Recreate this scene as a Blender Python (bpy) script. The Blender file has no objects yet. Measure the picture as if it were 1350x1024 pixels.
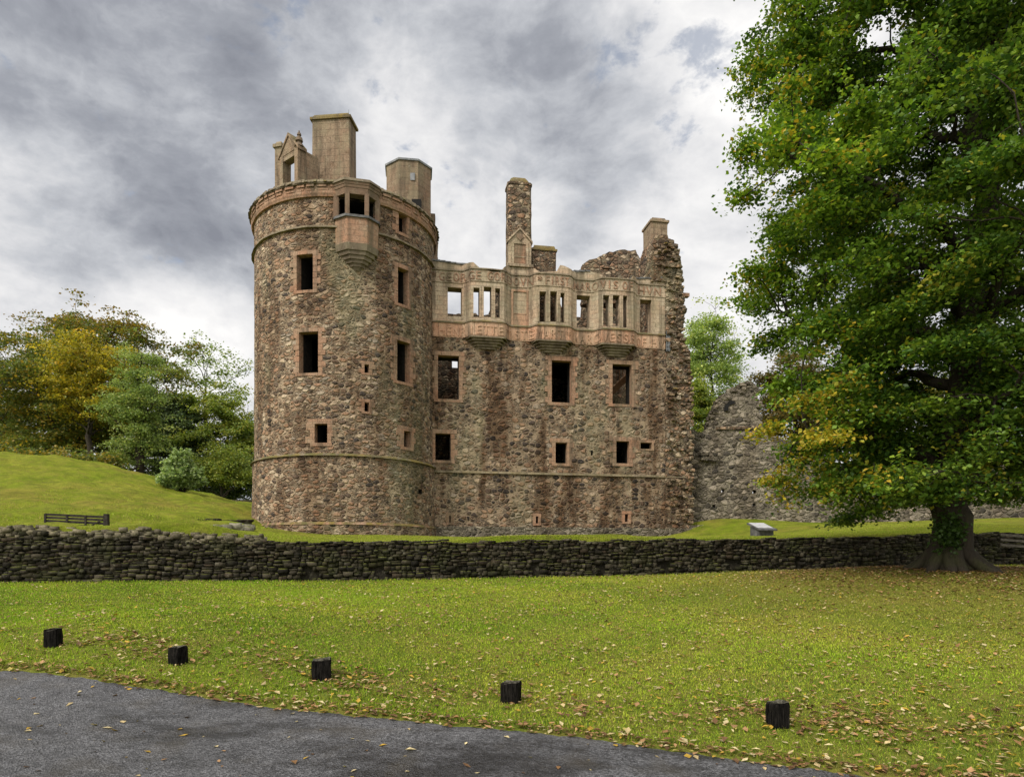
import bpy, math, random
import numpy as np
from mathutils import Vector, noise as mnoise

R_ = math.radians
rng = np.random.default_rng(7)
random.seed(7)
scene = bpy.context.scene
col = scene.collection

# ------------------------------------------------------------------ camera
EYE = 1.6; HZ = 740.0; FP = 900.0; CX = 675.0      # photo pixels -> metres
cam = bpy.data.cameras.new('camera'); cam.sensor_width = 36; cam.lens = 24.0
cam.shift_y = 228.0 / 1350.0; cam.clip_end = 3000; cam.clip_start = 0.1
cam_o = bpy.data.objects.new('camera', cam); col.objects.link(cam_o)
cam_o.location = (0, 0, EYE); cam_o.rotation_euler = (R_(90), 0, 0)
scene.camera = cam_o

# ------------------------------------------------------------------ light
SUN_EL, SUN_AZ = 42.0, -40.0      # azimuth of the sun seen from the scene: behind the camera, to the left
sun = bpy.data.lights.new('sun', 'SUN'); sun.energy = 2.0; sun.angle = R_(12); sun.color = (1.0, 0.93, 0.82)
sun_o = bpy.data.objects.new('sun', sun); col.objects.link(sun_o)
sd = Vector((math.sin(R_(SUN_AZ)) * math.cos(R_(SUN_EL)), -math.cos(R_(SUN_AZ)) * math.cos(R_(SUN_EL)), math.sin(R_(SUN_EL))))
sun_o.rotation_euler = sd.to_track_quat('Z', 'Y').to_euler()

scene.view_settings.view_transform = 'Standard'; scene.view_settings.look = 'None'
scene.view_settings.gamma = 1; scene.view_settings.use_curve_mapping = False
scene.view_settings.exposure = 0.50
scene.cycles.max_bounces = 6; scene.cycles.diffuse_bounces = 3; scene.cycles.transmission_bounces = 3
scene.cycles.transparent_max_bounces = 4

# ------------------------------------------------------------------ node helper
class NT:
    def __init__(s, tree): s.t = tree; s.n = tree.nodes; s.l = tree.links
    def new(s, typ, **kw):
        n = s.n.new(typ)
        for k, v in kw.items(): setattr(n, k, v)
        return n
    def link(s, a, b): s.l.new(a, b)
    def val(s, sock, v):
        if hasattr(v, 'is_output') or isinstance(v, bpy.types.NodeSocket): s.link(v, sock)
        else: sock.default_value = v
    def math(s, op, a, b=None, c=None, clamp=False):
        n = s.new('ShaderNodeMath', operation=op, use_clamp=clamp)
        s.val(n.inputs[0], a)
        if b is not None: s.val(n.inputs[1], b)
        if c is not None: s.val(n.inputs[2], c)
        return n.outputs[0]
    def vmath(s, op, a, b=None):
        n = s.new('ShaderNodeVectorMath', operation=op)
        s.val(n.inputs[0], a)
        if b is not None: s.val(n.inputs[1], b)
        return n.outputs['Value'] if op in ('DOT_PRODUCT', 'LENGTH') else n.outputs[0]
    def mix(s, f, a, b, mode='MIX'):
        n = s.new('ShaderNodeMix', data_type='RGBA', blend_type=mode)
        s.val(n.inputs['Factor'], f)
        ia = [i for i in n.inputs if i.type == 'RGBA']
        s.val(ia[0], a if not isinstance(a, tuple) else (*a, 1)[:4]); s.val(ia[1], b if not isinstance(b, tuple) else (*b, 1)[:4])
        return [o for o in n.outputs if o.type == 'RGBA'][0]
    def ss(s, x, a, b):          # smoothstep a..b -> 0..1
        n = s.new('ShaderNodeMapRange', interpolation_type='SMOOTHSTEP')
        s.val(n.inputs[0], x); n.inputs[1].default_value = a; n.inputs[2].default_value = b
        return n.outputs[0]
    def ramp(s, f, stops, interp='LINEAR'):
        n = s.new('ShaderNodeValToRGB'); cr = n.color_ramp; cr.interpolation = interp
        while len(cr.elements) < len(stops): cr.elements.new(0.5)
        for e, (p, c) in zip(cr.elements, stops): e.position = p; e.color = (*c, 1)
        s.val(n.inputs[0], f); return n.outputs[0]
    def noise(s, vec, scale, detail=4, rough=0.55, out=0, dist=0.0):
        n = s.new('ShaderNodeTexNoise'); s.val(n.inputs['Vector'], vec)
        n.inputs['Scale'].default_value = scale; n.inputs['Detail'].default_value = detail
        n.inputs['Roughness'].default_value = rough; n.inputs['Distortion'].default_value = dist
        return n.outputs[out]
    def vor(s, vec, scale, feature='F1', rand=1.0):
        n = s.new('ShaderNodeTexVoronoi', feature=feature); s.val(n.inputs['Vector'], vec)
        n.inputs['Scale'].default_value = scale; n.inputs['Randomness'].default_value = rand
        return n
    def pos(s): return s.new('ShaderNodeNewGeometry').outputs['Position']
    def scl(s, v, xyz):
        return s.vmath('MULTIPLY', v, xyz)
    def sep(s, v):
        n = s.new('ShaderNodeSeparateXYZ'); s.val(n.inputs[0], v); return n.outputs
    def comb(s, x, y, z):
        n = s.new('ShaderNodeCombineXYZ')
        for i, v in enumerate((x, y, z)): s.val(n.inputs[i], v)
        return n.outputs[0]

# ------------------------------------------------------------------ world: nishita sky behind a broken cloud deck
world = bpy.data.worlds.new('World'); scene.world = world; world.use_nodes = True
W = NT(world.node_tree); W.n.clear()
def pxdir(px, py):
    return Vector(((px - CX) / FP, 1, (HZ - py) / FP)).normalized()
gen = W.new('ShaderNodeTexCoord').outputs['Generated']
d_ = W.vmath('NORMALIZE', gen)
sx, sy_, sz = W.sep(d_)
zz = W.math('ADD', W.math('MAXIMUM', sz, 0.0), 0.42)
pl = W.comb(W.math('DIVIDE', sx, zz), W.math('DIVIDE', sy_, zz), 0.0)
pl = W.vmath('ADD', pl, (3.1, 1.7, 0.0))
warp = W.noise(pl, 0.9, 3, 0.5, out=1)
plw = W.vmath('ADD', pl, W.scl(W.vmath('SUBTRACT', warp, (0.5, 0.5, 0.5)), (0.9, 0.5, 0)))
rot = W.new('ShaderNodeVectorRotate', rotation_type='Z_AXIS'); W.val(rot.inputs['Vector'], plw); rot.inputs['Angle'].default_value = R_(-28)
pls = W.scl(rot.outputs[0], (1.15, 1.55, 1.0))
n1 = W.noise(pls, 1.15, 8, 0.55)
dw = W.vmath('ADD', W.scl(d_, (1.0, 1.0, 1.7)), W.scl(W.vmath('SUBTRACT', W.noise(d_, 5.0, 4, 0.5, out=1), (0.5, 0.5, 0.5)), (0.10, 0.10, 0.08)))
bil = W.noise(dw, 6.5, 9, 0.6)
n2 = W.math('MULTIPLY_ADD', W.math('ABSOLUTE', W.math('MULTIPLY_ADD', bil, 2.0, -1.0)), -1.9, 0.86)
n3 = W.noise(dw, 15.0, 8, 0.62)
n4 = W.noise(W.vmath('ADD', dw, (2.2, 5.1, 0.7)), 3.4, 9, 0.54, dist=0.35)
b = W.math('MULTIPLY_ADD', n1, 1.75, -0.37)
b = W.math('MULTIPLY_ADD', n2, 0.30, b)
b = W.math('MULTIPLY_ADD', n3, 0.48, b)
b = W.math('MULTIPLY_ADD', n4, 1.0, b)
b = W.math('SUBTRACT', b, 0.86)
def blob(px, py, rad, amp, b):
    c = pxdir(px, py)
    dt = W.vmath('DOT_PRODUCT', d_, tuple(c))
    m = W.ss(dt, math.cos(rad), 1.0)
    return W.math('MULTIPLY_ADD', m, amp, b)
for args in [(110, 120, .42, -.22), (330, 330, .26, -.20), (150, 290, .2, -.10), (620, 50, .34, -.14), (720, 150, .18, -.16), (830, 330, .14, -.12),
             (60, 430, .24, .46), (480, 135, .14, .30), (600, 250, .18, .26), (940, 240, .26, .16), (420, 20, .18, .06), (250, 180, .16, .12), (300, 250, .10, .10),
             (900, 110, .16, .10), (780, 350, .12, -.06), (880, 420, .2, .10), (250, 440, .14, .34), (20, 250, .12, .10)]:
    b = blob(*args, b)
cl = W.ramp(b, [(0.0, (0.185, 0.195, 0.225)), (0.22, (0.26, 0.272, 0.303)), (0.45, (0.40, 0.412, 0.438)), (0.68, (0.56, 0.56, 0.57)), (1.0, (0.72, 0.71, 0.70))])
sky = W.new('ShaderNodeTexSky', sky_type='NISHITA', sun_disc=False)
sky.sun_elevation = R_(SUN_EL); sky.sun_rotation = R_(180 + SUN_AZ); sky.dust_density = 0.8
skyc = W.vmath('ADD', W.scl(sky.outputs[0], (0.075, 0.075, 0.075)), (0.10, 0.10, 0.10))
gap = W.noise(W.vmath('ADD', dw, (5.0, 2.0, 3.0)), 11.0, 8, 0.6)
gb = W.math('MULTIPLY_ADD', gap, 1.7, -0.585)
for (px, py, rad, amp) in [(865, 52, .09, .13), (800, 95, .08, .10), (905, 150, .06, .12), (935, 90, .07, .10), (795, 260, .05, .10), (760, 45, .06, .08)]:
    gb = blob(px, py, rad, amp, gb)
gm = W.math('MULTIPLY', W.ss(gb, 0.44, 0.66), 0.65)
# the cloud deck is thin and bright round the hidden sun, behind the viewer
glow = W.ss(W.vmath('DOT_PRODUCT', d_, tuple(sd)), 0.35, 1.0)
cl = W.mix(glow, cl, (2.6, 2.4, 2.1))
back = W.ss(sy_, 0.25, -0.5)  # whole sky behind the viewer, raised as added fill on the castle front
cl = W.mix(W.math('MULTIPLY', back, 0.75), cl, (0.95, 0.93, 0.88))
out_c = W.mix(gm, cl, skyc)
bg = W.new('ShaderNodeBackground'); W.link(out_c, bg.inputs[0]); bg.inputs[1].default_value = 1.0
wo = W.new('ShaderNodeOutputWorld'); W.link(bg.outputs[0], wo.inputs[0])

# ------------------------------------------------------------------ materials
def material(name):
    m = bpy.data.materials.new(name); m.use_nodes = True
    t = NT(m.node_tree); t.n.clear()
    p = t.new('ShaderNodeBsdfPrincipled'); o = t.new('ShaderNodeOutputMaterial'); t.link(p.outputs[0], o.inputs[0])
    p.inputs['Roughness'].default_value = 0.9; p.inputs['Specular IOR Level'].default_value = 0.2
    return m, t, p
def bump(t, p, h, strength=0.6, dist=0.05):
    n = t.new('ShaderNodeBump'); n.inputs['Strength'].default_value = strength; n.inputs['Distance'].default_value = dist
    t.link(h, n.inputs['Height']); t.link(n.outputs[0], p.inputs['Normal'])
def moss_top(t, c, pos, moss=(0.07, 0.085, 0.02), gold=None, lo=0.35, hi=0.75):
    nz = t.sep(t.new('ShaderNodeNewGeometry').outputs['Normal'])[2]
    k = t.math('MULTIPLY', t.ss(nz, lo, hi), t.ss(t.noise(pos, 2.3, 5), 0.36, 0.56))
    mc = moss if gold is None else t.mix(t.ss(t.noise(pos, 1.1, 3), 0.45, 0.6), moss, gold)
    return t.mix(k, c, mc)

def rubble_mat(name, scale=3.2, squash=1.55, palette=None, mortar=(0.33, 0.255, 0.175), tint=(0.20, 0.21, 0.12), tint_amt=0.45, gap=(0.02, 0.085), stain=0.55, rnd_=(0.46, 0.66)):
    m, t, p = material(name)
    pos = t.pos()
    w1 = t.noise(pos, 1.6, 3, 0.5, out=1)
    wp = t.vmath('ADD', pos, t.scl(t.vmath('SUBTRACT', w1, (0.5, 0.5, 0.5)), (0.28, 0.28, 0.16)))
    w2 = t.noise(pos, 9.0, 2, 0.5, out=1)
    wp = t.vmath('ADD', wp, t.scl(t.vmath('SUBTRACT', w2, (0.5, 0.5, 0.5)), (0.07, 0.07, 0.06)))
    wp = t.scl(wp, (1, 1, squash))
    # two sizes of stone, swapped by patches
    va = t.vor(wp, scale); vae = t.vor(wp, scale, 'DISTANCE_TO_EDGE')
    vb = t.vor(wp, scale * 1.9); vbe = t.vor(wp, scale * 1.9, 'DISTANCE_TO_EDGE')
    sel = t.math('GREATER_THAN', t.noise(va.outputs['Position'], 1.35, 2), 0.53)
    rnd = t.mix(sel, va.outputs['Color'], vb.outputs['Color'])
    ed = t.new('ShaderNodeMix', data_type='FLOAT'); t.val(ed.inputs[0], sel); t.val(ed.inputs[2], vae.outputs['Distance']); t.val(ed.inputs[3], t.math('MULTIPLY', vbe.outputs['Distance'], 0.75))
    ed = t.math('MINIMUM', ed.outputs[0], t.math('MULTIPLY_ADD', vae.outputs['Distance'], 1.0, t.math('MULTIPLY', t.math('SUBTRACT', 1.0, sel), 0.0)))
    r, g, bl = t.sep(rnd)
    pal = palette or [(0.0, (0.05, 0.041, 0.037)), (0.10, (0.09, 0.066, 0.051)), (0.3, (0.165, 0.108, 0.072)), (0.48, (0.25, 0.16, 0.10)), (0.62, (0.285, 0.172, 0.108)),
                      (0.76, (0.33, 0.255, 0.175)), (0.88, (0.42, 0.345, 0.25)), (1.0, (0.24, 0.205, 0.165))]
    patch = t.math('MULTIPLY_ADD', t.noise(pos, 0.28, 4, 0.6), 1.3, -0.65)
    idx = t.math('ADD', r, t.math('MULTIPLY', patch, 0.55), clamp=True)
    c = t.ramp(idx, [(q, tuple(0.93 * x * 1.10 + 0.07 * sum(cc) / 3 * 1.10 for x in cc)) for q, cc in pal])
    grain = t.noise(pos, 14, 5, 0.65)
    c = t.mix(1.0, c, t.ramp(grain, [(0.25, (0.40, 0.39, 0.39)), (0.75, (1.55, 1.50, 1.44))]), 'MULTIPLY')
    mm = t.math('SUBTRACT', 1.0, t.ss(t.math('ADD', ed, t.math('MULTIPLY_ADD', grain, 0.09, -0.045)), gap[0], gap[1]))
    f1 = t.new('ShaderNodeMix', data_type='FLOAT'); t.val(f1.inputs[0], sel); t.val(f1.inputs[2], va.outputs['Distance']); t.val(f1.inputs[3], vb.outputs['Distance'])
    mm = t.math('MAXIMUM', mm, t.ss(t.math('ADD', f1.outputs[0], t.math('MULTIPLY_ADD', grain, 0.14, -0.07)), rnd_[0], rnd_[1]))
    mortar_c = t.mix(t.noise(pos, 0.7, 4), tuple(x * 0.45 for x in mortar), tuple(x * 1.45 for x in mortar))
    c = t.mix(mm, c, mortar_c)
    # deep joints where the mortar has washed out
    deep = t.math('MULTIPLY', t.math('SUBTRACT', 1.0, t.ss(ed, 0.0, 0.075)), t.ss(t.noise(pos, 1.9, 4), 0.40, 0.55))
    c = t.mix(t.math('MULTIPLY', deep, 0.85), c, (0.03, 0.025, 0.02))
    # weather: damp streaks, pale lichen, algae
    st = t.noise(t.scl(pos, (0.9, 0.9, 0.16)), 0.8, 5, 0.6)
    c = t.mix(t.math('MULTIPLY', t.ss(st, 0.44, 0.60), stain), c, t.mix(1.0, c, (0.44, 0.36, 0.30), 'MULTIPLY'))
    al = t.noise(t.scl(pos, (1, 1, 0.35)), 0.33, 4, 0.6)
    c = t.mix(t.math('MULTIPLY', t.ss(al, 0.50, 0.66), tint_amt), c, tint)
    c = t.mix(t.math('MULTIPLY', t.ss(t.noise(pos, 3.3, 5, 0.7), 0.60, 0.72), 0.45), c, (0.36, 0.33, 0.26))
    c = moss_top(t, c, pos, (0.10, 0.10, 0.025), (0.22, 0.16, 0.02))
    t.link(c, p.inputs['Base Color'])
    h = t.math('ADD', t.math('MULTIPLY', t.math('SUBTRACT', 1.0, mm), t.ss(ed, 0.0, 0.25)), t.math('MULTIPLY', grain, 0.35))
    h = t.math('ADD', h, t.math('MULTIPLY', g, 0.35))
    bump(t, p, h, 1.0, 0.12)
    return m

def ashlar_mat(name, base_a, base_b, bw=0.75, bh=0.32, lich=0.5, joint=0.012):
    m, t, p = material(name)
    pos = t.pos()
    uv = t.new('ShaderNodeUVMap').outputs[0]
    br = t.new('ShaderNodeTexBrick'); t.link(uv, br.inputs['Vector'])
    br.inputs['Scale'].default_value = 1; br.inputs['Brick Width'].default_value = bw; br.inputs['Row Height'].default_value = bh
    br.inputs['Mortar Size'].default_value = joint; br.inputs['Mortar Smooth'].default_value = 0.6
    br.inputs['Color1'].default_value = (0, 0, 0, 1); br.inputs['Color2'].default_value = (1, 1, 1, 1); br.inputs['Mortar'].default_value = (0.5, 0.5, 0.5, 1)
    k = t.math('ADD', t.math('MULTIPLY', br.outputs['Color'], 0.55), t.math('MULTIPLY_ADD', t.noise(pos, 0.55, 4, 0.6), 1.6, -0.58), clamp=True)
    c = t.mix(k, base_a, base_b)
    gr = t.noise(pos, 11, 6, 0.65)
    c = t.mix(1.0, c, t.ramp(gr, [(0.25, (0.55, 0.54, 0.53)), (0.75, (1.38, 1.36, 1.33))]), 'MULTIPLY')
    c = t.mix(t.math('MULTIPLY', br.outputs['Fac'], 0.6), c, (0.10, 0.08, 0.06))
    st = t.noise(t.scl(pos, (1.4, 1.4, 0.14)), 1.1, 5, 0.65)
    c = t.mix(t.math('MULTIPLY', t.ss(st, 0.46, 0.64), 0.75), c, (0.085, 0.066, 0.046))
    bl = t.noise(pos, 2.4, 6, 0.7)
    c = t.mix(t.math('MULTIPLY', t.ss(bl, 0.50, 0.68), 0.6), c, t.mix(1.0, c, (0.45, 0.41, 0.37), 'MULTIPLY'))
    li = t.noise(t.scl(pos, (1, 1, 0.6)), 0.8, 5, 0.62)
    c = t.mix(t.math('MULTIPLY', t.ss(li, 0.46, 0.64), lich), c, (0.23, 0.20, 0.13))
    c = t.mix(t.math('MULTIPLY', t.ss(t.noise(pos, 4.5, 5, 0.7), 0.6, 0.72), 0.5), c, (0.37, 0.34, 0.27))
    c = moss_top(t, c, pos, (0.10, 0.095, 0.035), (0.17, 0.13, 0.035))
    t.link(c, p.inputs['Base Color'])
    bump(t, p, t.math('SUBTRACT', gr, t.math('MULTIPLY', br.outputs['Fac'], 0.9)), 0.7, 0.035)
    return m

M = {}
M['tower'] = rubble_mat('tower_rubble', 2.55, 1.75, tint_amt=0.34, rnd_=(0.55, 0.78), mortar=(0.34, 0.26, 0.18), stain=0.7)
M['facade'] = rubble_mat('facade_rubble', 2.3, 1.45, tint_amt=0.30, gap=(0.03, 0.11), rnd_=(0.47, 0.66), mortar=(0.265, 0.20, 0.138), stain=0.95,
    palette=[(0.0, (0.034, 0.029, 0.028)), (0.2, (0.065, 0.048, 0.038)), (0.38, (0.12, 0.076, 0.05)), (0.56, (0.19, 0.118, 0.074)), (0.7, (0.275, 0.175, 0.11)), (0.84, (0.34, 0.265, 0.185)), (1.0, (0.22, 0.185, 0.15))])
M['ruin'] = rubble_mat('ruin_rubble', 2.3, 1.5, rnd_=(0.62, 0.82), mortar=(0.21, 0.185, 0.14), tint=(0.20, 0.19, 0.135), tint_amt=0.35,
    palette=[(0.0, (0.035, 0.032, 0.029)), (0.25, (0.095, 0.083, 0.066)), (0.5, (0.16, 0.142, 0.115)), (0.75, (0.22, 0.195, 0.155)), (1.0, (0.27, 0.24, 0.195))], stain=0.4)
M['gable'] = rubble_mat('gable_rubble', 2.5, 1.5, rnd_=(0.6, 0.8), mortar=(0.20, 0.16, 0.11), tint=(0.17, 0.16, 0.09), tint_amt=0.5, stain=0.8)
M['pink'] = ashlar_mat('pink_sandstone', (0.31, 0.165, 0.105), (0.30, 0.21, 0.15), 0.62, 0.33, 0.25)
M['frieze'] = ashlar_mat('frieze_sandstone', (0.45, 0.245, 0.16), (0.46, 0.335, 0.24), 0.8, 1.4, 0.25, 0.02)
M['ashlar'] = ashlar_mat('buff_ashlar', (0.44, 0.315, 0.225), (0.40, 0.35, 0.265), 0.72, 0.31, 0.5)
M['chimney'] = ashlar_mat('chimney_ashlar', (0.22, 0.145, 0.098), (0.245, 0.195, 0.14), 0.6, 0.42, 0.45)
M['lichen'] = ashlar_mat('lichen_capping', (0.20, 0.14, 0.03), (0.14, 0.115, 0.06), 0.5, 0.5, 0.2)
M['ledge'] = ashlar_mat('mossy_ledge', (0.15, 0.125, 0.09), (0.2, 0.165, 0.115), 0.5, 0.5, 0.4)

def simple_mat(name, c1, c2, scale=6, rough=0.85, bmp=0.4, spec=0.2):
    m, t, p = material(name); pos = t.pos()
    n = t.noise(pos, scale, 6, 0.65)
    t.link(t.mix(t.ss(n, 0.3, 0.7), c1, c2), p.inputs['Base Color'])
    p.inputs['Roughness'].default_value = rough; p.inputs['Specular IOR Level'].default_value = spec
    bump(t, p, n, bmp, 0.03); return m
M['inner_shade'] = simple_mat('shade_painted_stone', (0.006, 0.0055, 0.005), (0.022, 0.019, 0.016), 4)  # interior shade painted into the stone colour so the windows read black
M['slate'] = simple_mat('slate', (0.13, 0.14, 0.155), (0.24, 0.25, 0.26), 3, 0.6)
M['lead'] = simple_mat('lead_capping', (0.05, 0.05, 0.052), (0.14, 0.14, 0.14), 4, 0.6)
M['oldwood'] = simple_mat('dark_weathered_wood', (0.012, 0.011, 0.010), (0.045, 0.038, 0.031), 9, 0.9)
M['greywood'] = simple_mat('grey_fence_wood', (0.07, 0.063, 0.055), (0.14, 0.125, 0.105), 9, 0.9)
M['stairwood'] = simple_mat('stair_timber', (0.22, 0.115, 0.055), (0.30, 0.17, 0.085), 7, 0.7)
M['metal'] = simple_mat('thin_iron', (0.05, 0.05, 0.05), (0.1, 0.1, 0.1), 7, 0.5)

def post_mat():
    m, t, p = material('blackened_timber'); pos = t.pos()
    n = t.noise(t.scl(pos, (1, 1, 0.10)), 60, 6, 0.7)
    c = t.mix(t.ss(n, 0.35, 0.7), (0.002, 0.002, 0.002), (0.02, 0.018, 0.016))
    nz = t.sep(t.new('ShaderNodeNewGeometry').outputs['Normal'])[2]
    k = t.math('MULTIPLY', t.ss(nz, 0.5, 0.9), t.ss(t.noise(pos, 28, 5, 0.7), 0.38, 0.60))
    c = t.mix(k, c, (0.12, 0.115, 0.09)); t.link(c, p.inputs['Base Color']); p.inputs['Specular IOR Level'].default_value = 0.04; bump(t, p, n, 0.8, 0.02); return m
M['post'] = post_mat()

def attr_mat(name, bump_scale=18, trans=0.0, rough=0.75, spec=0.2, extra=None, var=0.3):
    m, t, p = material(name); pos = t.pos()
    a = t.new('ShaderNodeAttribute', attribute_name='Col').outputs['Color']
    c = a
    if bump_scale:
        n = t.noise(pos, bump_scale, 5, 0.65)
        c = t.mix(1.0, a, t.ramp(n, [(0.25, (1 - var,) * 3), (0.75, (1 + var,) * 3)]), 'MULTIPLY')
        if extra: c = extra(t, c, pos)
        bump(t, p, n, 0.7, 0.04)
    t.link(c, p.inputs['Base Color']); p.inputs['Roughness'].default_value = rough; p.inputs['Specular IOR Level'].default_value = spec
    if trans > 0:
        tr = t.new('ShaderNodeBsdfTranslucent'); t.link(t.mix(1.0, c, (1.25, 1.3, 0.75), 'MULTIPLY'), tr.inputs[0])
        mx = t.new('ShaderNodeMixShader'); mx.inputs[0].default_value = trans
        t.link(p.outputs[0], mx.inputs[1]); t.link(tr.outputs[0], mx.inputs[2])
        out = [n for n in t.n if n.type == 'OUTPUT_MATERIAL'][0]; t.link(mx.outputs[0], out.inputs[0])
    return m
def wall_extra(t, c, pos):
    c = t.mix(1.0, c, t.ramp(t.noise(pos, 40, 4, 0.7), [(0.3, (0.6, 0.6, 0.6)), (0.7, (1.45, 1.4, 1.35))]), 'MULTIPLY')
    c = t.mix(t.math('MULTIPLY', t.ss(t.noise(pos, 3.1, 5, 0.7), 0.56, 0.68), 0.6), c, (0.15, 0.14, 0.105))
    c = t.mix(t.math('MULTIPLY', t.ss(t.noise(pos, 1.3, 4), 0.5, 0.65), 0.5), c, (0.03, 0.034, 0.012))
    return moss_top(t, c, pos, (0.09, 0.10, 0.02), None, 0.5, 0.85)
M['drystone'] = attr_mat('drystone', 13, 0, 0.9, 0.15, wall_extra, 0.5)
M['leaf'] = attr_mat('tree_leaf', 0, 0.38, 0.5, 0.35)
M['blade'] = attr_mat('grass_blade', 0, 0.30, 0.7, 0.15)
M['litter'] = attr_mat('fallen_leaf', 25, 0.12, 0.65, 0.25)
def bark_mat():
    m, t, p = material('tree_bark'); pos = t.pos()
    n = t.noise(t.scl(pos, (1, 1, 0.22)), 7, 6, 0.7)
    c = t.mix(n, (0.012, 0.010, 0.008), (0.06, 0.049, 0.036))
    c = t.mix(t.math('MULTIPLY', t.ss(t.noise(pos, 1.7, 4), 0.5, 0.68), 0.5), c, (0.05, 0.055, 0.02))
    t.link(c, p.inputs['Base Color']); bump(t, p, n, 1.0, 0.08); return m
M['bark'] = bark_mat()

def grass_mat():
    m, t, p = material('grass_ground'); pos = t.pos()
    a = t.noise(pos, 0.35, 5, 0.6); b_ = t.noise(pos, 3.0, 5, 0.65); c_ = t.noise(pos, 30, 4, 0.7)
    c = t.mix(t.ss(a, 0.3, 0.7), (0.23, 0.315, 0.024), (0.32, 0.345, 0.048))
    c = t.mix(t.math('MULTIPLY', t.ss(b_, 0.42, 0.7), 0.7), c, (0.25, 0.235, 0.06))
    c = t.mix(1.0, c, t.ramp(c_, [(0.25, (0.5, 0.52, 0.5)), (0.75, (1.45, 1.42, 1.4))]), 'MULTIPLY')
    y = t.sep(pos)[1]
    # worn earth and old mown rings on the mound
    e = t.math('MULTIPLY', t.ss(t.noise(t.scl(pos, (1, 1, 3)), 0.16, 4, 0.6), 0.52, 0.66), t.ss(y, 24, 32))
    c = t.mix(t.math('MULTIPLY', e, 0.55), c, (0.29, 0.235, 0.06))
    md = t.noise(t.scl(pos, (1, 1, 2.2)), 1.0, 7, 0.7)
    c = t.mix(1.0, c, t.ramp(md, [(0.32, (0.62, 0.68, 0.6)), (0.66, (1.28, 1.22, 1.2))]), 'MULTIPLY')
    t.link(c, p.inputs['Base Color']); bump(t, p, t.math('ADD', c_, t.math('MULTIPLY', b_, 1.5)), 1.0, 0.2); p.inputs['Specular IOR Level'].default_value = 0.05
    return m
M['grass'] = grass_mat()
def soil_mat():
    m, t, p = material('lawn_soil'); pos = t.pos()
    c_ = t.noise(pos, 24, 5, 0.7); b_ = t.noise(pos, 1.2, 5, 0.6)
    c = t.mix(t.ss(b_, 0.35, 0.65), (0.13, 0.17, 0.02), (0.17, 0.165, 0.034))
    c = t.mix(1.0, c, t.ramp(c_, [(0.25, (0.45, 0.45, 0.45)), (0.75, (1.4, 1.4, 1.4))]), 'MULTIPLY')
    t.link(c, p.inputs['Base Color']); bump(t, p, c_, 1.0, 0.05); p.inputs['Specular IOR Level'].default_value = 0.05
    return m
M['soil'] = soil_mat()
def road_mat():
    m, t, p = material('damp_asphalt'); pos = t.pos()
    f = t.noise(pos, 38, 5, 0.8); v = t.vor(pos, 60)
    wetn = t.noise(t.vmath('ADD', t.scl(pos, (0.40, 1.1, 1)), (7.3, 2.4, 0)), 0.8, 6, 0.68)
    wet = t.ss(wetn, 0.47, 0.6)
    c = t.mix(t.sep(v.outputs['Color'])[0], (0.028, 0.029, 0.033), (0.165, 0.168, 0.182))
    c = t.mix(1.0, c, t.ramp(f, [(0.3, (0.40, 0.40, 0.41)), (0.7, (1.55, 1.55, 1.55))]), 'MULTIPLY')
    c = t.mix(1.0, c, t.ramp(t.noise(pos, 4.0, 6, 0.7), [(0.35, (0.62, 0.62, 0.63)), (0.65, (1.2, 1.2, 1.2))]), 'MULTIPLY')
    c = t.mix(wet, c, t.mix(1.0, c, (0.30, 0.30, 0.32), 'MULTIPLY'))
    c = t.mix(t.math('MULTIPLY', t.ss(t.noise(pos, 1.7, 4), 0.5, 0.7), 0.35), c, (0.07, 0.06, 0.045))
    t.link(c, p.inputs['Base Color'])
    t.link(t.math('MULTIPLY_ADD', wet, -0.27, 0.58), p.inputs['Roughness']); p.inputs['Specular IOR Level'].default_value = 0.4
    bump(t, p, t.math('ADD', f, v.outputs['Distance']), 1.0, 0.02); return m
M['road'] = road_mat()
def panel_mat():
    m, t, p = material('information_panel'); pos = t.pos()
    n = t.vor(pos, 9); c = t.mix(t.math('MULTIPLY', t.sep(n.outputs['Color'])[0], t.ss(t.noise(pos, 4, 3), 0.4, 0.6)), (0.42, 0.42, 0.43), (0.20, 0.21, 0.20))
    t.link(c, p.inputs['Base Color']); p.inputs['Roughness'].default_value = 0.35; p.inputs['Specular IOR Level'].default_value = 0.5; return m
M['panel'] = panel_mat()

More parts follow.
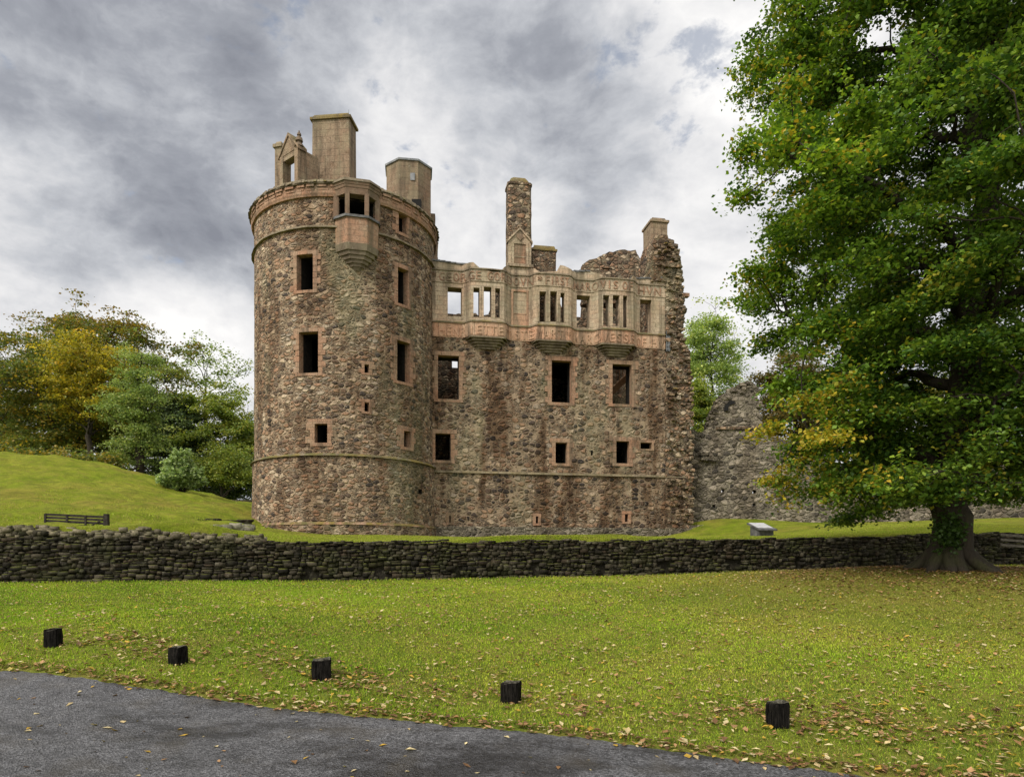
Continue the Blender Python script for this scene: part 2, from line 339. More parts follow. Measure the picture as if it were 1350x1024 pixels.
# ------------------------------------------------------------------ mesh builder and tags
class MB:
    def __init__(s): s.v = []; s.f = []; s.uv = {}; s.c = []; s.mi = []
    def add(s, verts, faces, color=None):
        o = len(s.v); s.v += [tuple(v) for v in verts]; s.f += [tuple(i + o for i in f) for f in faces]
        if color is not None: s.c += [color] * len(verts)
        return o
    def box(s, x0, x1, y0, y1, z0, z1):
        s.add([(x, y, z) for z in (z0, z1) for y in (y0, y1) for x in (x0, x1)],
              [(0, 2, 3, 1), (4, 5, 7, 6), (0, 1, 5, 4), (2, 6, 7, 3), (0, 4, 6, 2), (1, 3, 7, 5)])
    def build(s, name, mat, parent=None, origin=(0, 0, 0), smooth=False):
        me = bpy.data.meshes.new(name); og = Vector(origin)
        me.from_pydata([Vector(v) - og for v in s.v], [], s.f)
        if s.uv:
            ul = me.uv_layers.new(name='UVMap')
            li = np.zeros(len(me.loops), np.int32); me.loops.foreach_get('vertex_index', li)
            arr = np.array([s.uv.get(i, (s.v[i][0], s.v[i][2])) for i in range(len(s.v))], np.float32)
            ul.data.foreach_set('uv', arr[li].ravel())
        if s.c and len(s.c) == len(s.v):
            at = me.color_attributes.new('Col', 'FLOAT_COLOR', 'POINT')
            at.data.foreach_set('color', np.array([(*c, 1) for c in s.c], np.float32).ravel())
        if smooth: me.polygons.foreach_set('use_smooth', [True] * len(me.polygons))
        me.materials.append(mat)
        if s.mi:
            me.materials.append(M['inner_shade'])
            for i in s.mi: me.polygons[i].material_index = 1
        me.update()
        o = bpy.data.objects.new(name, me); col.objects.link(o)
        if parent is not None: o.parent = parent
        else: o.location = og
        return o
def np_mesh(name, V, F, mat, C=None, parent=None, smooth=False):
    """V (n,3), F (m,k) all the same k, C (n,3) per vertex"""
    me = bpy.data.meshes.new(name); n, (m, k) = len(V), F.shape
    me.vertices.add(n); me.vertices.foreach_set('co', np.ascontiguousarray(V, np.float32).ravel())
    me.loops.add(m * k); me.loops.foreach_set('vertex_index', np.ascontiguousarray(F, np.int32).ravel())
    me.polygons.add(m); me.polygons.foreach_set('loop_start', np.arange(0, m * k, k, dtype=np.int32))
    if smooth: me.polygons.foreach_set('use_smooth', np.ones(m, bool))
    me.update(calc_edges=True)
    if C is not None:
        at = me.color_attributes.new('Col', 'FLOAT_COLOR', 'POINT')
        at.data.foreach_set('color', np.concatenate([C, np.ones((n, 1))], 1).astype(np.float32).ravel())
    me.materials.append(mat)
    o = bpy.data.objects.new(name, me); col.objects.link(o)
    if parent is not None: o.parent = parent
    return o
def tag(o, label=None, cat=None, group=None, kind=None):
    if label: o['label'] = label
    if cat: o['category'] = cat
    if group: o['group'] = group
    if kind: o['kind'] = kind
    return o
def empty(name, loc, label, cat, group=None):
    o = bpy.data.objects.new(name, None); col.objects.link(o); o.location = loc; o.empty_display_size = 0.3
    return tag(o, label, cat, group)
def nz3(p, s=1.0): return mnoise.noise(Vector(p) * s)

# ------------------------------------------------------------------ surfaces: (u along, z up, d outward)
class Plane:
    def __init__(s, p0, ang): s.p = p0; s.e = (math.cos(ang), math.sin(ang)); s.n = (math.sin(ang), -math.cos(ang))
    def map(s, u, z, d=0.0): return (s.p[0] + s.e[0] * u + s.n[0] * d, s.p[1] + s.e[1] * u + s.n[1] * d, z)
    def uz(s, px, py, d=0.0):
        t = (px - CX) / FP
        p0 = (s.p[0] + s.n[0] * d, s.p[1] + s.n[1] * d)
        # p0 + u e = Y (t,1)
        u = (t * p0[1] - p0[0]) / (s.e[0] - t * s.e[1]); Y = p0[1] + u * s.e[1]
        return u, EYE + (HZ - py) / FP * Y
class Drum:
    def __init__(s, c, r): s.c = c; s.r = r
    def map(s, u, z, d=0.0):
        a = u / s.r; return (s.c[0] + (s.r + d) * math.sin(a), s.c[1] - (s.r + d) * math.cos(a), z)
    def uz(s, px, py, d=0.0):
        t = (px - CX) / FP; r = s.r + d
        A = t * t + 1; B = -2 * (t * s.c[0] + s.c[1]); Cc = s.c[0] ** 2 + s.c[1] ** 2 - r * r
        D = max(B * B - 4 * A * Cc, 0); Y = (-B - math.sqrt(D)) / (2 * A)
        return s.r * math.atan2(t * Y - s.c[0], s.c[1] - Y), EYE + (HZ - py) / FP * Y

def breaks(a, b, pts, seg):
    p = sorted(set([a, b] + [x for x in pts if a < x < b])); out = [a]
    for x0, x1 in zip(p, p[1:]):
        if x1 - x0 < 1e-5: continue
        n = max(1, math.ceil((x1 - x0) / seg)); out += [x0 + (x1 - x0) * k / n for k in range(1, n + 1)]
    return out
def wall(m, S, u0, u1, zb, top, openings, th, seg=0.4, rough=0.03, zflat=None, dfun=None, caps=True, ragged=0.0, inner=True):
    """thick wall with rectangular openings; top is a number or f(u); dfun(u,z) pushes the wall outward"""
    topf = top if callable(top) else (lambda u: top)
    us = breaks(u0, u1, [o[0] for o in openings] + [o[1] for o in openings], seg)
    if zflat is None: zflat = min(topf(u) for u in us)
    zs = breaks(zb, zflat, [o[2] for o in openings] + [o[3] for o in openings], seg)
    nf = len(zs); ext = max(topf(u) for u in us) - zflat
    nx = max(1, math.ceil(ext / seg)) if ext > 0.02 else 0
    nj = nf + nx; ni = len(us); idx = {}
    def vid(i, j, side):
        k = (i, j, side)
        if k in idx: return idx[k]
        u = us[i]
        if j < nf: z = zs[j]
        else:
            tz = topf(u); tz += ragged * (nz3((u * 1.9, 3.3, zb)) + 0.6 * nz3((u * 5.1, 1.3, zb)))
            z = zflat + (tz - zflat) * (j - nf + 1) / nx
        dd = dfun(u, z) if dfun else 0.0
        P = S.map(u, z, dd + (0 if side == 0 else -th))
        if rough: dd2 = rough * nz3((P[0] * 1.3, P[1] * 1.3, P[2] * 1.3)) + rough * 0.7 * nz3((P[0] * 3.7, P[1] * 3.7, P[2] * 3.7)); P = S.map(u, z, dd + (0 if side == 0 else -th) + dd2)
        o = m.add([P], []); m.uv[o] = (u, z); idx[k] = o; return o
    def solid(i, j):
        if i < 0 or j < 0 or i >= ni - 1 or j >= nj - 1: return False
        um = (us[i] + us[i + 1]) / 2
        if j + 1 >= nf: return True
        zm = (zs[j] + zs[j + 1]) / 2
        return not any(o[0] < um < o[1] and o[2] < zm < o[3] for o in openings)
    for i in range(ni - 1):
        for j in range(nj - 1):
            if not solid(i, j): continue
            m.f.append((vid(i, j, 0), vid(i + 1, j, 0), vid(i + 1, j + 1, 0), vid(i, j + 1, 0)))
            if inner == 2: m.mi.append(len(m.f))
            if inner: m.f.append((vid(i + 1, j, 1), vid(i, j, 1), vid(i, j + 1, 1), vid(i + 1, j + 1, 1)))
            for di, dj, a, b_ in ((-1, 0, (0, 1), (0, 0)), (1, 0, (1, 0), (1, 1)), (0, -1, (0, 0), (1, 0)), (0, 1, (1, 1), (0, 1))):
                if solid(i + di, j + dj): continue
                if not caps and (i + di < 0 or i + di >= ni - 1): continue
                p, q = (i + a[0], j + a[1]), (i + b_[0], j + b_[1])
                if inner == 2: m.mi.append(len(m.f))  # reveals take the painted shade colour too
                m.f.append((vid(*p, 0), vid(*p, 1), vid(*q, 1), vid(*q, 0)))
def band(m, S, u0, u1, z0, z1, d0, d1, seg=0.35, dfun=None, rough=0.0, ztop=None, jag=0.0):
    """a moulding that follows the wall"""
    us = breaks(u0, u1, [], seg); o = len(m.v)
    for k, u in enumerate(us):
        a = z1 + (jag * nz3((u * 2.3, 7.7, z1)) if jag else 0)
        e = dfun(u, z0) if dfun else 0; r = rough * nz3((u * 3, z0, 1.7)) if rough else 0
        for (z, d) in ((z0, d0), (z0, d1 + r), (a, (d1 if ztop is None else ztop) + r), (a, d0)):
            i = m.add([S.map(u, z, d + e)], []); m.uv[i] = (u, z + (d if z == a or d == d0 else 0))
    n = len(us)
    for k in range(n - 1):
        A = o + 4 * k; B = A + 4
        for q in range(4): m.f.append((A + q, B + q, B + (q + 1) % 4, A + (q + 1) % 4))
    m.f.append((o + 3, o + 2, o + 1, o)); e = o + 4 * (n - 1); m.f.append((e, e + 1, e + 2, e + 3))
def surround(name, S, op, parent, origin, mat, w=(0.24, 0.38), proud=0.03, depth=0.45, seed=0, course=0.36, sill=True):
    rr = random.Random(seed); m = MB(); u0, u1, z0, z1 = op; n = max(1, round((z1 - z0) / course)); h = (z1 - z0) / n
    for k in range(n):
        for sd_ in (0, 1):
            ww = (w[0] if (k + sd_) % 2 else w[1]) * rr.uniform(0.85, 1.12); pr = proud * rr.uniform(0.6, 1.3)
            a, b_ = z0 + k * h + 0.006, z0 + (k + 1) * h - 0.006
            if sd_ == 0: band(m, S, u0 - ww, u0 + 0.018, a, b_, -depth, pr)
            else: band(m, S, u1 - 0.018, u1 + ww, a, b_, -depth, pr)
    lw = w[1] * rr.uniform(0.8, 1.1)
    band(m, S, u0 - lw, u1 + lw * rr.uniform(0.8, 1.1), z1 - 0.018, z1 + w[0] * 1.05, -depth, proud * 1.15)
    if sill: band(m, S, u0 - w[0], u1 + w[0], z0 - w[0] * 0.7, z0 + 0.018, -depth, proud * 1.4)
    return m.build(name, mat, parent, origin)
def slab(m, S, outline, d0, d1, step=0.3, jit=0.06, seed=1):
    """free masonry mass: outline in (u,z), from d0 (front) back to d1; edges broken like rubble"""
    pts = []
    for (a, b_) in zip(outline, outline[1:] + outline[:1]):
        L = math.hypot(b_[0] - a[0], b_[1] - a[1]); n = max(1, int(L / step))
        for k in range(n): pts.append((a[0] + (b_[0] - a[0]) * k / n, a[1] + (b_[1] - a[1]) * k / n))
    nl = max(2, int((d0 - d1) / 0.5)); L = len(pts); base = len(m.v)
    for q in range(nl + 1):
        d = d0 + (d1 - d0) * q / nl
        for k, (u, z) in enumerate(pts):
            ju = jit * (nz3((u * 2.1 + seed, z * 2.1, d * 1.3)) * 1.4 + nz3((u * 6 + seed, z * 6, d * 5)) * 0.8)
            jz = jit * (nz3((u * 2.1 + 9, z * 2.1 + seed, d * 1.3)) * 1.4 + nz3((u * 6 + 9, z * 6 + seed, d * 5)) * 0.8)
            i = m.add([S.map(u + ju, z + jz, d + (jit * 0.6 * nz3((u * 3, z * 3, d)) if q == 0 else 0))], []); m.uv[i] = (u, z)
    for q in range(nl):
        for k in range(L):
            a = base + q * L + k; b_ = base + q * L + (k + 1) % L
            m.f.append((a, a + L, b_ + L, b_))
    m.f.append(tuple(base + k for k in range(L))); m.f.append(tuple(base + nl * L + k for k in reversed(range(L))))
def loft(m, rings, cap=True):
    n = len(rings[0]); o = len(m.v)
    for r in rings: m.add(r, [])
    for q in range(len(rings) - 1):
        for k in range(n):
            a = o + q * n + k; b_ = o + q * n + (k + 1) % n; m.f.append((a, b_, b_ + n, a + n))
    if cap: m.f.append(tuple(o + k for k in reversed(range(n)))); m.f.append(tuple(o + (len(rings) - 1) * n + k for k in range(n)))
_st = None
def stone(m, S, u, z, d, su, sz, sdp, color, rr):
    """one rounded field stone"""
    global _st
    if _st is None:
        ids = {}; vs = []; fs = []
        for ax in range(3):
            for sg in (-1, 1):
                g = {}
                for i in range(3):
                    for j in range(3):
                        p = [0, 0, 0]; p[ax] = sg; p[(ax + 1) % 3] = i - 1; p[(ax + 2) % 3] = j - 1; p = tuple(p)
                        if p not in ids: ids[p] = len(vs); vs.append(p)
                        g[i, j] = ids[p]
                for i in range(2):
                    for j in range(2):
                        f = (g[i, j], g[i + 1, j], g[i + 1, j + 1], g[i, j + 1]); fs.append(f if sg > 0 else f[::-1])
        _st = (vs, fs)
    out = []; k = rr.uniform(0.12, 0.50)
    for p in _st[0]:
        L = math.sqrt(sum(x * x for x in p)); f = (1 - k) + k * (1 / L) * 1.16
        q = [x * f * rr.uniform(0.82, 1.10) for x in p]
        out.append(S.map(u + q[0] * su / 2, z + q[2] * sz / 2, d + q[1] * sdp / 2))
    m.add(out, _st[1], color)

# ------------------------------------------------------------------ terrain
def P3(px, py, Y): return ((px - CX) / FP * Y, Y, EYE + (HZ - py) / FP * Y)
class RBF:
    def __init__(s, pts, c=2.0):
        s.p = np.array([(a, b_) for a, b_, _ in pts]); z = np.array([q[2] for q in pts]); s.c = c; s.z0 = z.mean()
        A = np.sqrt(((s.p[:, None] - s.p[None]) ** 2).sum(-1) + c * c); n = len(z)
        s.w = np.linalg.solve(A + 0.01 * np.eye(n), z - s.z0)
    def __call__(s, x, y):
        x = np.asarray(x, float); y = np.asarray(y, float); o = np.full(x.shape, s.z0)
        for (a, b_), w in zip(s.p, s.w): o = o + w * np.sqrt((x - a) ** 2 + (y - b_) ** 2 + s.c ** 2)
        return o
WALLPX = [(-160, 18.6, 690, 769), (0, 19.0, 692, 768), (150, 19.3, 693, 767), (300, 19.8, 700, 766), (345, 20.0, 711, 766), (600, 21.0, 712.5, 763), (900, 22.6, 709.5, 757), (1100, 23.8, 707, 750.5), (1230, 24.6, 703, 747), (1318, 25.2, 702.5, 745), (1430, 26.0, 703, 743)]
WALL = [P3(a, c, b_) for a, b_, c, _ in WALLPX]          # top line of the garden wall
WBASE = [P3(a, c, b_) for a, b_, _, c in WALLPX]
lawn_pts = WBASE + [P3(*p) for p in [(70, 853, 9.4), (235, 873, 8.65), (424, 896, 8.3), (673, 922, 8.0), (1025, 958, 7.26), (0, 877, 8.6), (150, 897, 8.05), (300, 917, 7.6), (450, 937, 7.25), (600, 954, 6.98), (750, 970, 6.78), (900, 985, 6.58), (1080, 1009, 6.32), (0, 1024, 5.3), (600, 1024, 5.6), (1250, 749, 17.5), (1350, 752, 17), (600, 800, 14), (1100, 800, 13.5), (200, 800, 14), (1350, 900, 8.4)]]
lawn_pts += [(-25, 18, 1.25), (-20, 7, 0.7), (24, 18, 1.5), (24, 8, 0.5), (0, -6, -0.3), (-18, -4, 0.2), (18, -4, -0.1), (22, 27, 1.6)]
lawnf = RBF(lawn_pts, 3.0)
ter_pts = WALL + [P3(*p) for p in [(450, 707.5, 40.5), (380, 707.5, 41.5), (570, 707.5, 45.5), (720, 706.5, 46.5), (900, 705.5, 48), (830, 706, 47.5), (925, 690, 49.5), (1060, 688, 49), (1350, 682, 47), (1005, 706, 27), (750, 709, 32), (550, 710, 32), (420, 709.5, 32), (420, 710.5, 26), (650, 711, 26), (900, 707.5, 32),
    (330, 703, 30), (332, 690, 41), (250, 697, 27), (100, 697, 25), (0, 697, 25), (100, 690, 28), (0, 688, 28), (200, 688, 31), (0, 640, 40), (120, 645, 41), (230, 665, 41), (300, 680, 40), (320, 672, 45), (300, 695, 33), (270, 696, 32), (331, 695, 36), (-80, 592, 50), (0, 597, 50), (60, 600.5, 51), (100, 606, 52), (150, 615, 52), (200, 629, 52), (240, 643, 52), (280, 656, 52), (325, 663, 53),
    (600, 700, 60), (900, 692, 62), (1350, 680, 60), (1200, 694, 34), (1350, 692, 33)]]
ter_pts += [(-42, 44, 8.4), (-40, 28, 4.2), (-38, 66, 7.0), (-28, 72, 5.0), (-18, 72, 4.2), (-60, 90, 5.0), (40, 60, 5.0), (34, 40, 4), (36, 28, 2.6), (0, 120, 5.5), (-60, 140, 6), (60, 120, 6), (-150, 200, 8), (150, 200, 8), (0, 400, 9), (-300, 400, 12), (300, 400, 10)]
terf = RBF(ter_pts, 3.5)
wx = np.array([p[0] for p in WALL]); wy = np.array([p[1] for p in WALL])
def wall_y(x):
    x = np.asarray(x, float)
    y = np.interp(x, wx, wy)
    y = np.where(x > wx[-1], wy[-1] + (x - wx[-1]) * 0.12, y)
    return np.where(x < wx[0], wy[0] + (x - wx[0]) * 0.02, y)
def ground_z(x, y):
    x = np.asarray(x, float); y = np.asarray(y, float)
    s_ = y - (wall_y(x) + 0.22)
    w = np.where(x > wx[-1] + 0.2, 2.5, 0.24)
    t = np.clip(s_ / w, 0, 1); t = t * t * (3 - 2 * t)
    return lawnf(x, np.minimum(y, wall_y(x) + 1)) * (1 - t) + terf(x, np.maximum(y, wall_y(x) - 1)) * t
def gz(x, y): return float(ground_z(np.array([x]), np.array([y]))[0])
def axis(parts):
    out = []
    for a, b_, s in parts: out += list(np.arange(a, b_, s))
    return np.array(out + [parts[-1][1]])
gx = axis([(-500, -120, 40), (-120, -45, 5), (-45, -22, 0.8), (-22, 22, 0.22), (22, 45, 0.8), (45, 120, 5), (120, 500, 40)])
gy = axis([(-60, -10, 6), (-10, 3, 1), (3, 17.5, 0.22), (17.5, 26.5, 0.1), (26.5, 56, 0.4), (56, 90, 2), (90, 200, 10), (200, 700, 50)])
GX, GY = np.meshgrid(gx, gy); GZ = ground_z(GX, GY)
far = np.clip((np.hypot(GX, GY) - 120) / 100, 0, 1); GZ = GZ * (1 - far) + 7.0 * far
GZ = GZ + np.where(GY > wall_y(GX) + 0.8, 1, 0) * (np.where((GX < -12) & (GY < 56), 0.17, 0.02) * np.sin(GX * 1.7 + np.sin(GY * 0.9) * 2) * np.sin(GY * 1.3 + np.sin(GX * 0.6)))
V = np.stack([GX.ravel(), GY.ravel(), GZ.ravel()], 1)
nxg, nyg = len(gx), len(gy)
I = np.arange(nxg * nyg).reshape(nyg, nxg)
F = np.stack([I[:-1, :-1].ravel(), I[:-1, 1:].ravel(), I[1:, 1:].ravel(), I[1:, :-1].ravel()], 1)
ground = np_mesh('ground', V, F, M['grass'], smooth=True); tag(ground, kind='structure')
ground.data.materials.append(M['soil'])
cy_ = V[F].mean(1); soil = (cy_[:, 1] < wall_y(cy_[:, 0]) + 0.3)
ground.data.polygons.foreach_set('material_index', soil.astype(np.int32))

# road: its far edge follows the verge
ROAD = [P3(*p) for p in [(-500, 812, 12.2), (-250, 845, 10.0), (-100, 864, 9.15), (0, 877, 8.6), (150, 897, 8.05), (300, 917, 7.6), (450, 937, 7.25), (600, 954, 6.98), (750, 970, 6.78), (900, 985, 6.58), (1080, 1009, 6.32), (1250, 1034, 6.1), (1500, 1072, 5.85), (2200, 1150, 5.4)]]
rx = np.array([p[0] for p in ROAD]); ry = np.array([p[1] for p in ROAD])
def road_y(x): return np.interp(x, rx, ry) + 0.012 * np.sin(np.asarray(x) * 3.1) + 0.020 * np.sin(np.asarray(x) * 9.3 + 1) * np.sin(np.asarray(x) * 2.7) + 0.014 * np.sin(np.asarray(x) * 23.0 + np.sin(np.asarray(x) * 5)) + 0.008 * np.sin(np.asarray(x) * 51.0)
ux = np.arange(-14, 13.01, 0.06); tv = np.linspace(0, 1, 50)
RX, RT = np.meshgrid(ux, tv); RYe = road_y(RX); RY = -4 + (RYe + 4) * RT
RZ = ground_z(RX, RY) + 0.012 - 0.02 * (RT > 0.995)
V = np.stack([RX.ravel(), RY.ravel(), RZ.ravel()], 1); I = np.arange(RX.size).reshape(RX.shape)
F = np.stack([I[:-1, :-1].ravel(), I[:-1, 1:].ravel(), I[1:, 1:].ravel(), I[1:, :-1].ravel()], 1)
tag(np_mesh('road', V, F, M['road'], smooth=True), kind='structure')

# ------------------------------------------------------------------ the castle
CO = (-2.0, 46.0, 3.3)
castle = empty('ruined_castle', CO, 'roofless stone castle ruin with big round tower and inscribed oriel windows', 'castle')
TC = (-11.24, 46.46); TR = 5.9
T = Drum(TC, TR); FA = R_(9.8)
FPL = Plane((-5.37, 46.0), FA)

# ---- round tower
def op_from(S, x0, x1, y0, y1):
    a, zt = S.uz(x0, y0); b_, zb_ = S.uz(x1, y1); m_, zt = S.uz((x0 + x1) / 2, y0); m_, zb_ = S.uz((x0 + x1) / 2, y1); return (a, b_, zb_, zt)
tw = [(391, 413, 335, 383), (394, 420, 437, 492), (414.5, 432, 558, 584), (524, 538.5, 354, 402), (523, 541, 450, 504), (532, 541.5, 568, 590), (525, 537, 283, 308)]
tslit = [(480, 487, 480, 492), (480, 487, 530, 543), (549.5, 554.5, 645, 651)]
t_ops = [op_from(T, *w) for w in tw]; s_ops = [op_from(T, *w) for w in tslit]
OU, _ = T.uz(470.5, 270)
ori_op = (OU - 1.0, OU + 1.0, 21.95, 23.2)
ZT = 23.45
m = MB()
zcorbel = 7.9
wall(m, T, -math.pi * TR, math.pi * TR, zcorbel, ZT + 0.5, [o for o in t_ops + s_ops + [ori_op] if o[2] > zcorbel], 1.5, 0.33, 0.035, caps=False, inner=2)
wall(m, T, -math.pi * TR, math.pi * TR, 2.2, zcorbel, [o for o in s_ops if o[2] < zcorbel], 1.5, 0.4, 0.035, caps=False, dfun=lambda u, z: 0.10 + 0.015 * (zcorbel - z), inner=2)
tower = m.build('round_tower', M['tower'], castle, CO)
m = MB()
for z in (2.6, 8.4, 12.4, 16.4, 20.4, 23.6):          # floors
    k = 40; ring = [(TC[0] + (TR - 1.2) * math.cos(2 * math.pi * i / k), TC[1] + (TR - 1.2) * math.sin(2 * math.pi * i / k)) for i in range(k)]
    loft(m, [[(x, y, z) for x, y in ring], [(x, y, z + 0.3) for x, y in ring]]); m.build('tower_floor', M['inner_shade'], tower, CO); m = MB()
for i, o in enumerate(t_ops): surround('window_surround', T, o, tower, CO, M['pink'], seed=i, w=(0.22, 0.42) if i not in (2, 5) else (0.25, 0.5))
for i, o in enumerate(s_ops[:2]): surround('slit_surround', T, o, tower, CO, M['pink'], w=(0.16, 0.34), seed=20 + i, course=0.3)
full = (-math.pi * TR, math.pi * TR)
m = MB(); band(m, T, *full, zcorbel - 0.02, zcorbel + 0.13, -0.2, 0.24, 0.3, rough=0.05, ztop=0.1); m.build('string_course', M['ledge'], tower, CO)
m = MB(); band(m, T, *full, 21.4, 21.54, -0.2, 0.17, 0.3, rough=0.05, ztop=0.1)
m.build('string_course', M['ledge'], tower, CO)
m = MB(); band(m, T, *full, 2.3, 3.82, -0.2, 0.30, 0.35, rough=0.05); m.build('plinth', M['tower'], tower, CO)
m = MB(); band(m, T, *full, 3.80, 3.95, -0.2, 0.34, 0.35, rough=0.05, ztop=0.2); m.build('plinth_coping', M['pink'], tower, CO)
# corbelled wallhead
m = MB(); band(m, T, *full, 23.22, 23.40, -0.1, 0.14, 0.3, rough=0.03, ztop=0.2); m.build('cornice', M['pink'], tower, CO)
m = MB(); rr = random.Random(3)
band(m, T, *full, 23.37, 23.98, -0.3, 0.13, 0.3, rough=0.05)
u = -math.pi * TR
while u < math.pi * TR - 0.3:
    w_ = rr.uniform(0.30, 0.75)
    for k in range(3): band(m, T, u, u + w_ * rr.uniform(0.75, 1), 23.42 + 0.17 * k, 23.42 + 0.17 * k + 0.15, 0, 0.13 + 0.05 * k + rr.uniform(-.03, .03), 0.5)
    u += w_ + rr.uniform(0.03, 0.16)
m.build('corbel_course', M['pink'], tower, CO)
m = MB(); band(m, T, *full, 23.92, 24.12, -0.6, 0.28, 0.22, rough=0.12, ztop=0.2, jag=0.12)
k = 72
def rag(a, r, z, s): n_ = nz3((math.cos(a) * r * s, math.sin(a) * r * s, z)); return n_
rings = []
for r, z in ((TR + 0.24, 24.05), (TR + 0.0, 24.30), (TR - 0.5, 24.5), (TR - 1.4, 24.62), (TR - 3, 24.75), (0.3, 24.8)):
    rings.append([(TC[0] + (r + .15 * rag(2 * math.pi * i / k, r, z, .9)) * math.cos(2 * math.pi * i / k), TC[1] + (r + .15 * rag(2 * math.pi * i / k, r, z, .9)) * math.sin(2 * math.pi * i / k), z + 0.16 * rag(2 * math.pi * i / k, r, z, 1.1)) for i in range(k)])
loft(m, rings); m.build('wallhead', M['ledge'], tower, CO)
# projecting ledge stones round the eaves, like worn cable moulding
m = MB(); rr = random.Random(5); u = -math.pi * TR
while u < math.pi * TR:
    w_ = rr.uniform(0.14, 0.26); band(m, T, u, u + w_ * 0.92, 23.98, 24.14 + rr.uniform(-.05, .07), 0.1, 0.34 + rr.uniform(-.07, .05), 0.5, ztop=0.24); u += w_
m.build('eaves_course', M['ledge'], tower, CO)

# ---- tower oriel
oa = OU / TR - 0.10
OP = T.map(OU, 0, 0.0)
class Loc:      # local frame: t along, n outward
    def __init__(s, o, a): s.o = o; s.t = (math.cos(a), math.sin(a)); s.n = (math.sin(a), -math.cos(a))
    def __call__(s, t, n, z): return (s.o[0] + s.t[0] * t + s.n[0] * n, s.o[1] + s.t[1] * t + s.n[1] * n, z)
OL = Loc(OP, oa)
plan = [(-1.34, -0.55), (-1.26, 0.06), (-0.60, 0.68), (0.60, 0.68), (1.26, 0.06), (1.34, -0.55)]
def oring(z, k, grow=0.0):
    out = []
    for (t_, n_) in plan:
        gg = 1 if n_ > 0 else 0
        out.append(OL((t_ * k + math.copysign(grow, t_) * 0.8), (n_ * k + grow * gg) if n_ > 0 else n_, z))
    return out
m = MB(); loft(m, [oring(20.35, 0.97), oring(21.88, 1.0)])
for i, v in enumerate(m.v): m.uv[i] = (v[0] + v[1] * 0.6, v[2])
oriel = m.build('oriel_window', M['pink'], tower, CO)
m = MB(); loft(m, [oring(21.86, 1.0, 0.10), oring(22.0, 1.0, 0.10)]); m.build('sill', M['lead'], tower, CO)
m = MB(); lv = [(18.95, .12), (19.15, .26), (19.16, .34), (19.33, .40), (19.34, .50), (19.52, .55), (19.53, .66), (19.74, .70), (19.75, .80), (19.97, .84), (19.98, .94), (20.37, 1.0)]
loft(m, [oring(z, k_) for z, k_ in lv]); m.build('corbel', M['ledge'], tower, CO)
m = MB()
for (t_, n_) in plan[1:5]:
    k_ = 0.13; p = [OL(t_ * 0.94 + a, n_ * 0.92 + b_, 0) for a, b_ in ((-k_, -k_), (k_, -k_), (k_, k_), (-k_, k_))]
    loft(m, [[(x, y, 21.98) for x, y, _ in p], [(x, y, 23.3) for x, y, _ in p]]); m.build('mullion', M['pink'], tower, CO); m = MB()
for sg in (-1, 1):
    p = [OL(sg * a, b_, 0) for a, b_ in ((1.05, -0.6), (1.42, -0.6), (1.36, 0.1), (1.18, 0.12))]
    if sg < 0: p = p[::-1]
    loft(m, [[(x, y, 21.98) for x, y, _ in p], [(x, y, 23.3) for x, y, _ in p]]); m.build('jamb', M['pink'], tower, CO); m = MB()
m = MB(); loft(m, [oring(23.22, 1.0, 0.03), oring(23.42, 1.0, 0.06)])
for k in range(3): loft(m, [oring(23.43 + 0.16 * k, 0.99, 0.03 + 0.05 * k), oring(23.57 + 0.16 * k, 0.99, 0.06 + 0.05 * k)])
m.build('oriel_cornice', M['pink'], tower, CO)
m = MB(); cen = OL(0, -1.6, 25.0)
r0 = oring(23.90, 0.99, 0.22); r1 = oring(24.08, 0.97, 0.18)
r2 = [tuple(a * 0.6 + b_ * 0.4 for a, b_ in zip(v, cen)) for v in r1]; r2 = [(x, y, 24.55) for x, y, z in r2]
loft(m, [r0, r1, r2]); m.build('oriel_roof', M['ledge'], tower, CO)

# ---- things on the tower top
def boxy(m, Lf, t0, t1, n0, n1, z0, z1, taper=0.0, ch=0.0, jit=0.0):
    def ring(z, e):
        a0, a1, b0, b1 = t0 + e, t1 - e, n0 + e, n1 - e
        if ch: q = [(a0 + ch, b0), (a1 - ch, b0), (a1, b0 + ch), (a1, b1 - ch), (a1 - ch, b1), (a0 + ch, b1), (a0, b1 - ch), (a0, b0 + ch)]
        else: q = [(a0, b0), (a1, b0), (a1, b1), (a0, b1)]
        return [Lf(t_ + jit * nz3((t_ * 5, n_ * 5, z * 4)), n_ + jit * nz3((t_ * 5 + 3, n_ * 5, z * 4)), z) for t_, n_ in q][::-1]
    N = max(1, int((z1 - z0) / 0.4)); o = len(m.v)
    loft(m, [ring(z0 + (z1 - z0) * k / N, taper * k / N) for k in range(N + 1)])
    for i in range(o, len(m.v)):
        x, y, z = m.v[i]; dx, dy = x - Lf.o[0], y - Lf.o[1]
        m.uv[i] = (dx * Lf.t[0] + dy * Lf.t[1] + (dx * Lf.n[0] + dy * Lf.n[1]) * 1.0, z)
cY = 44.3
cL = Loc(((438.5 - CX) / FP * cY, cY), R_(-6))
w2 = 51 / FP * cY / 2
ztc = EYE + (HZ - 160) / FP * cY
m = MB(); boxy(m, cL, -w2, w2, -1.0, 0.35, 24.2, ztc, 0.03)
ch = m.build('tower_chimney', M['chimney'], tower, CO)
m = MB(); boxy(m, cL, -w2 - 0.1, w2 + 0.1, -1.1, 0.45, ztc - 0.08, ztc + 0.08); boxy(m, cL, -w2 + 0.0, w2 - 0.0, -1.0, 0.35, ztc + 0.08, ztc + 0.32, 0.12, jit=0.03)
m.build('chimney_cap', M['lichen'], tower, CO)
m = MB(); boxy(m, cL, w2 - 0.22, w2 - 0.205, -0.1, -0.085, ztc, ztc + 0.75); m.build('lightning_rod', M['metal'], tower, CO)
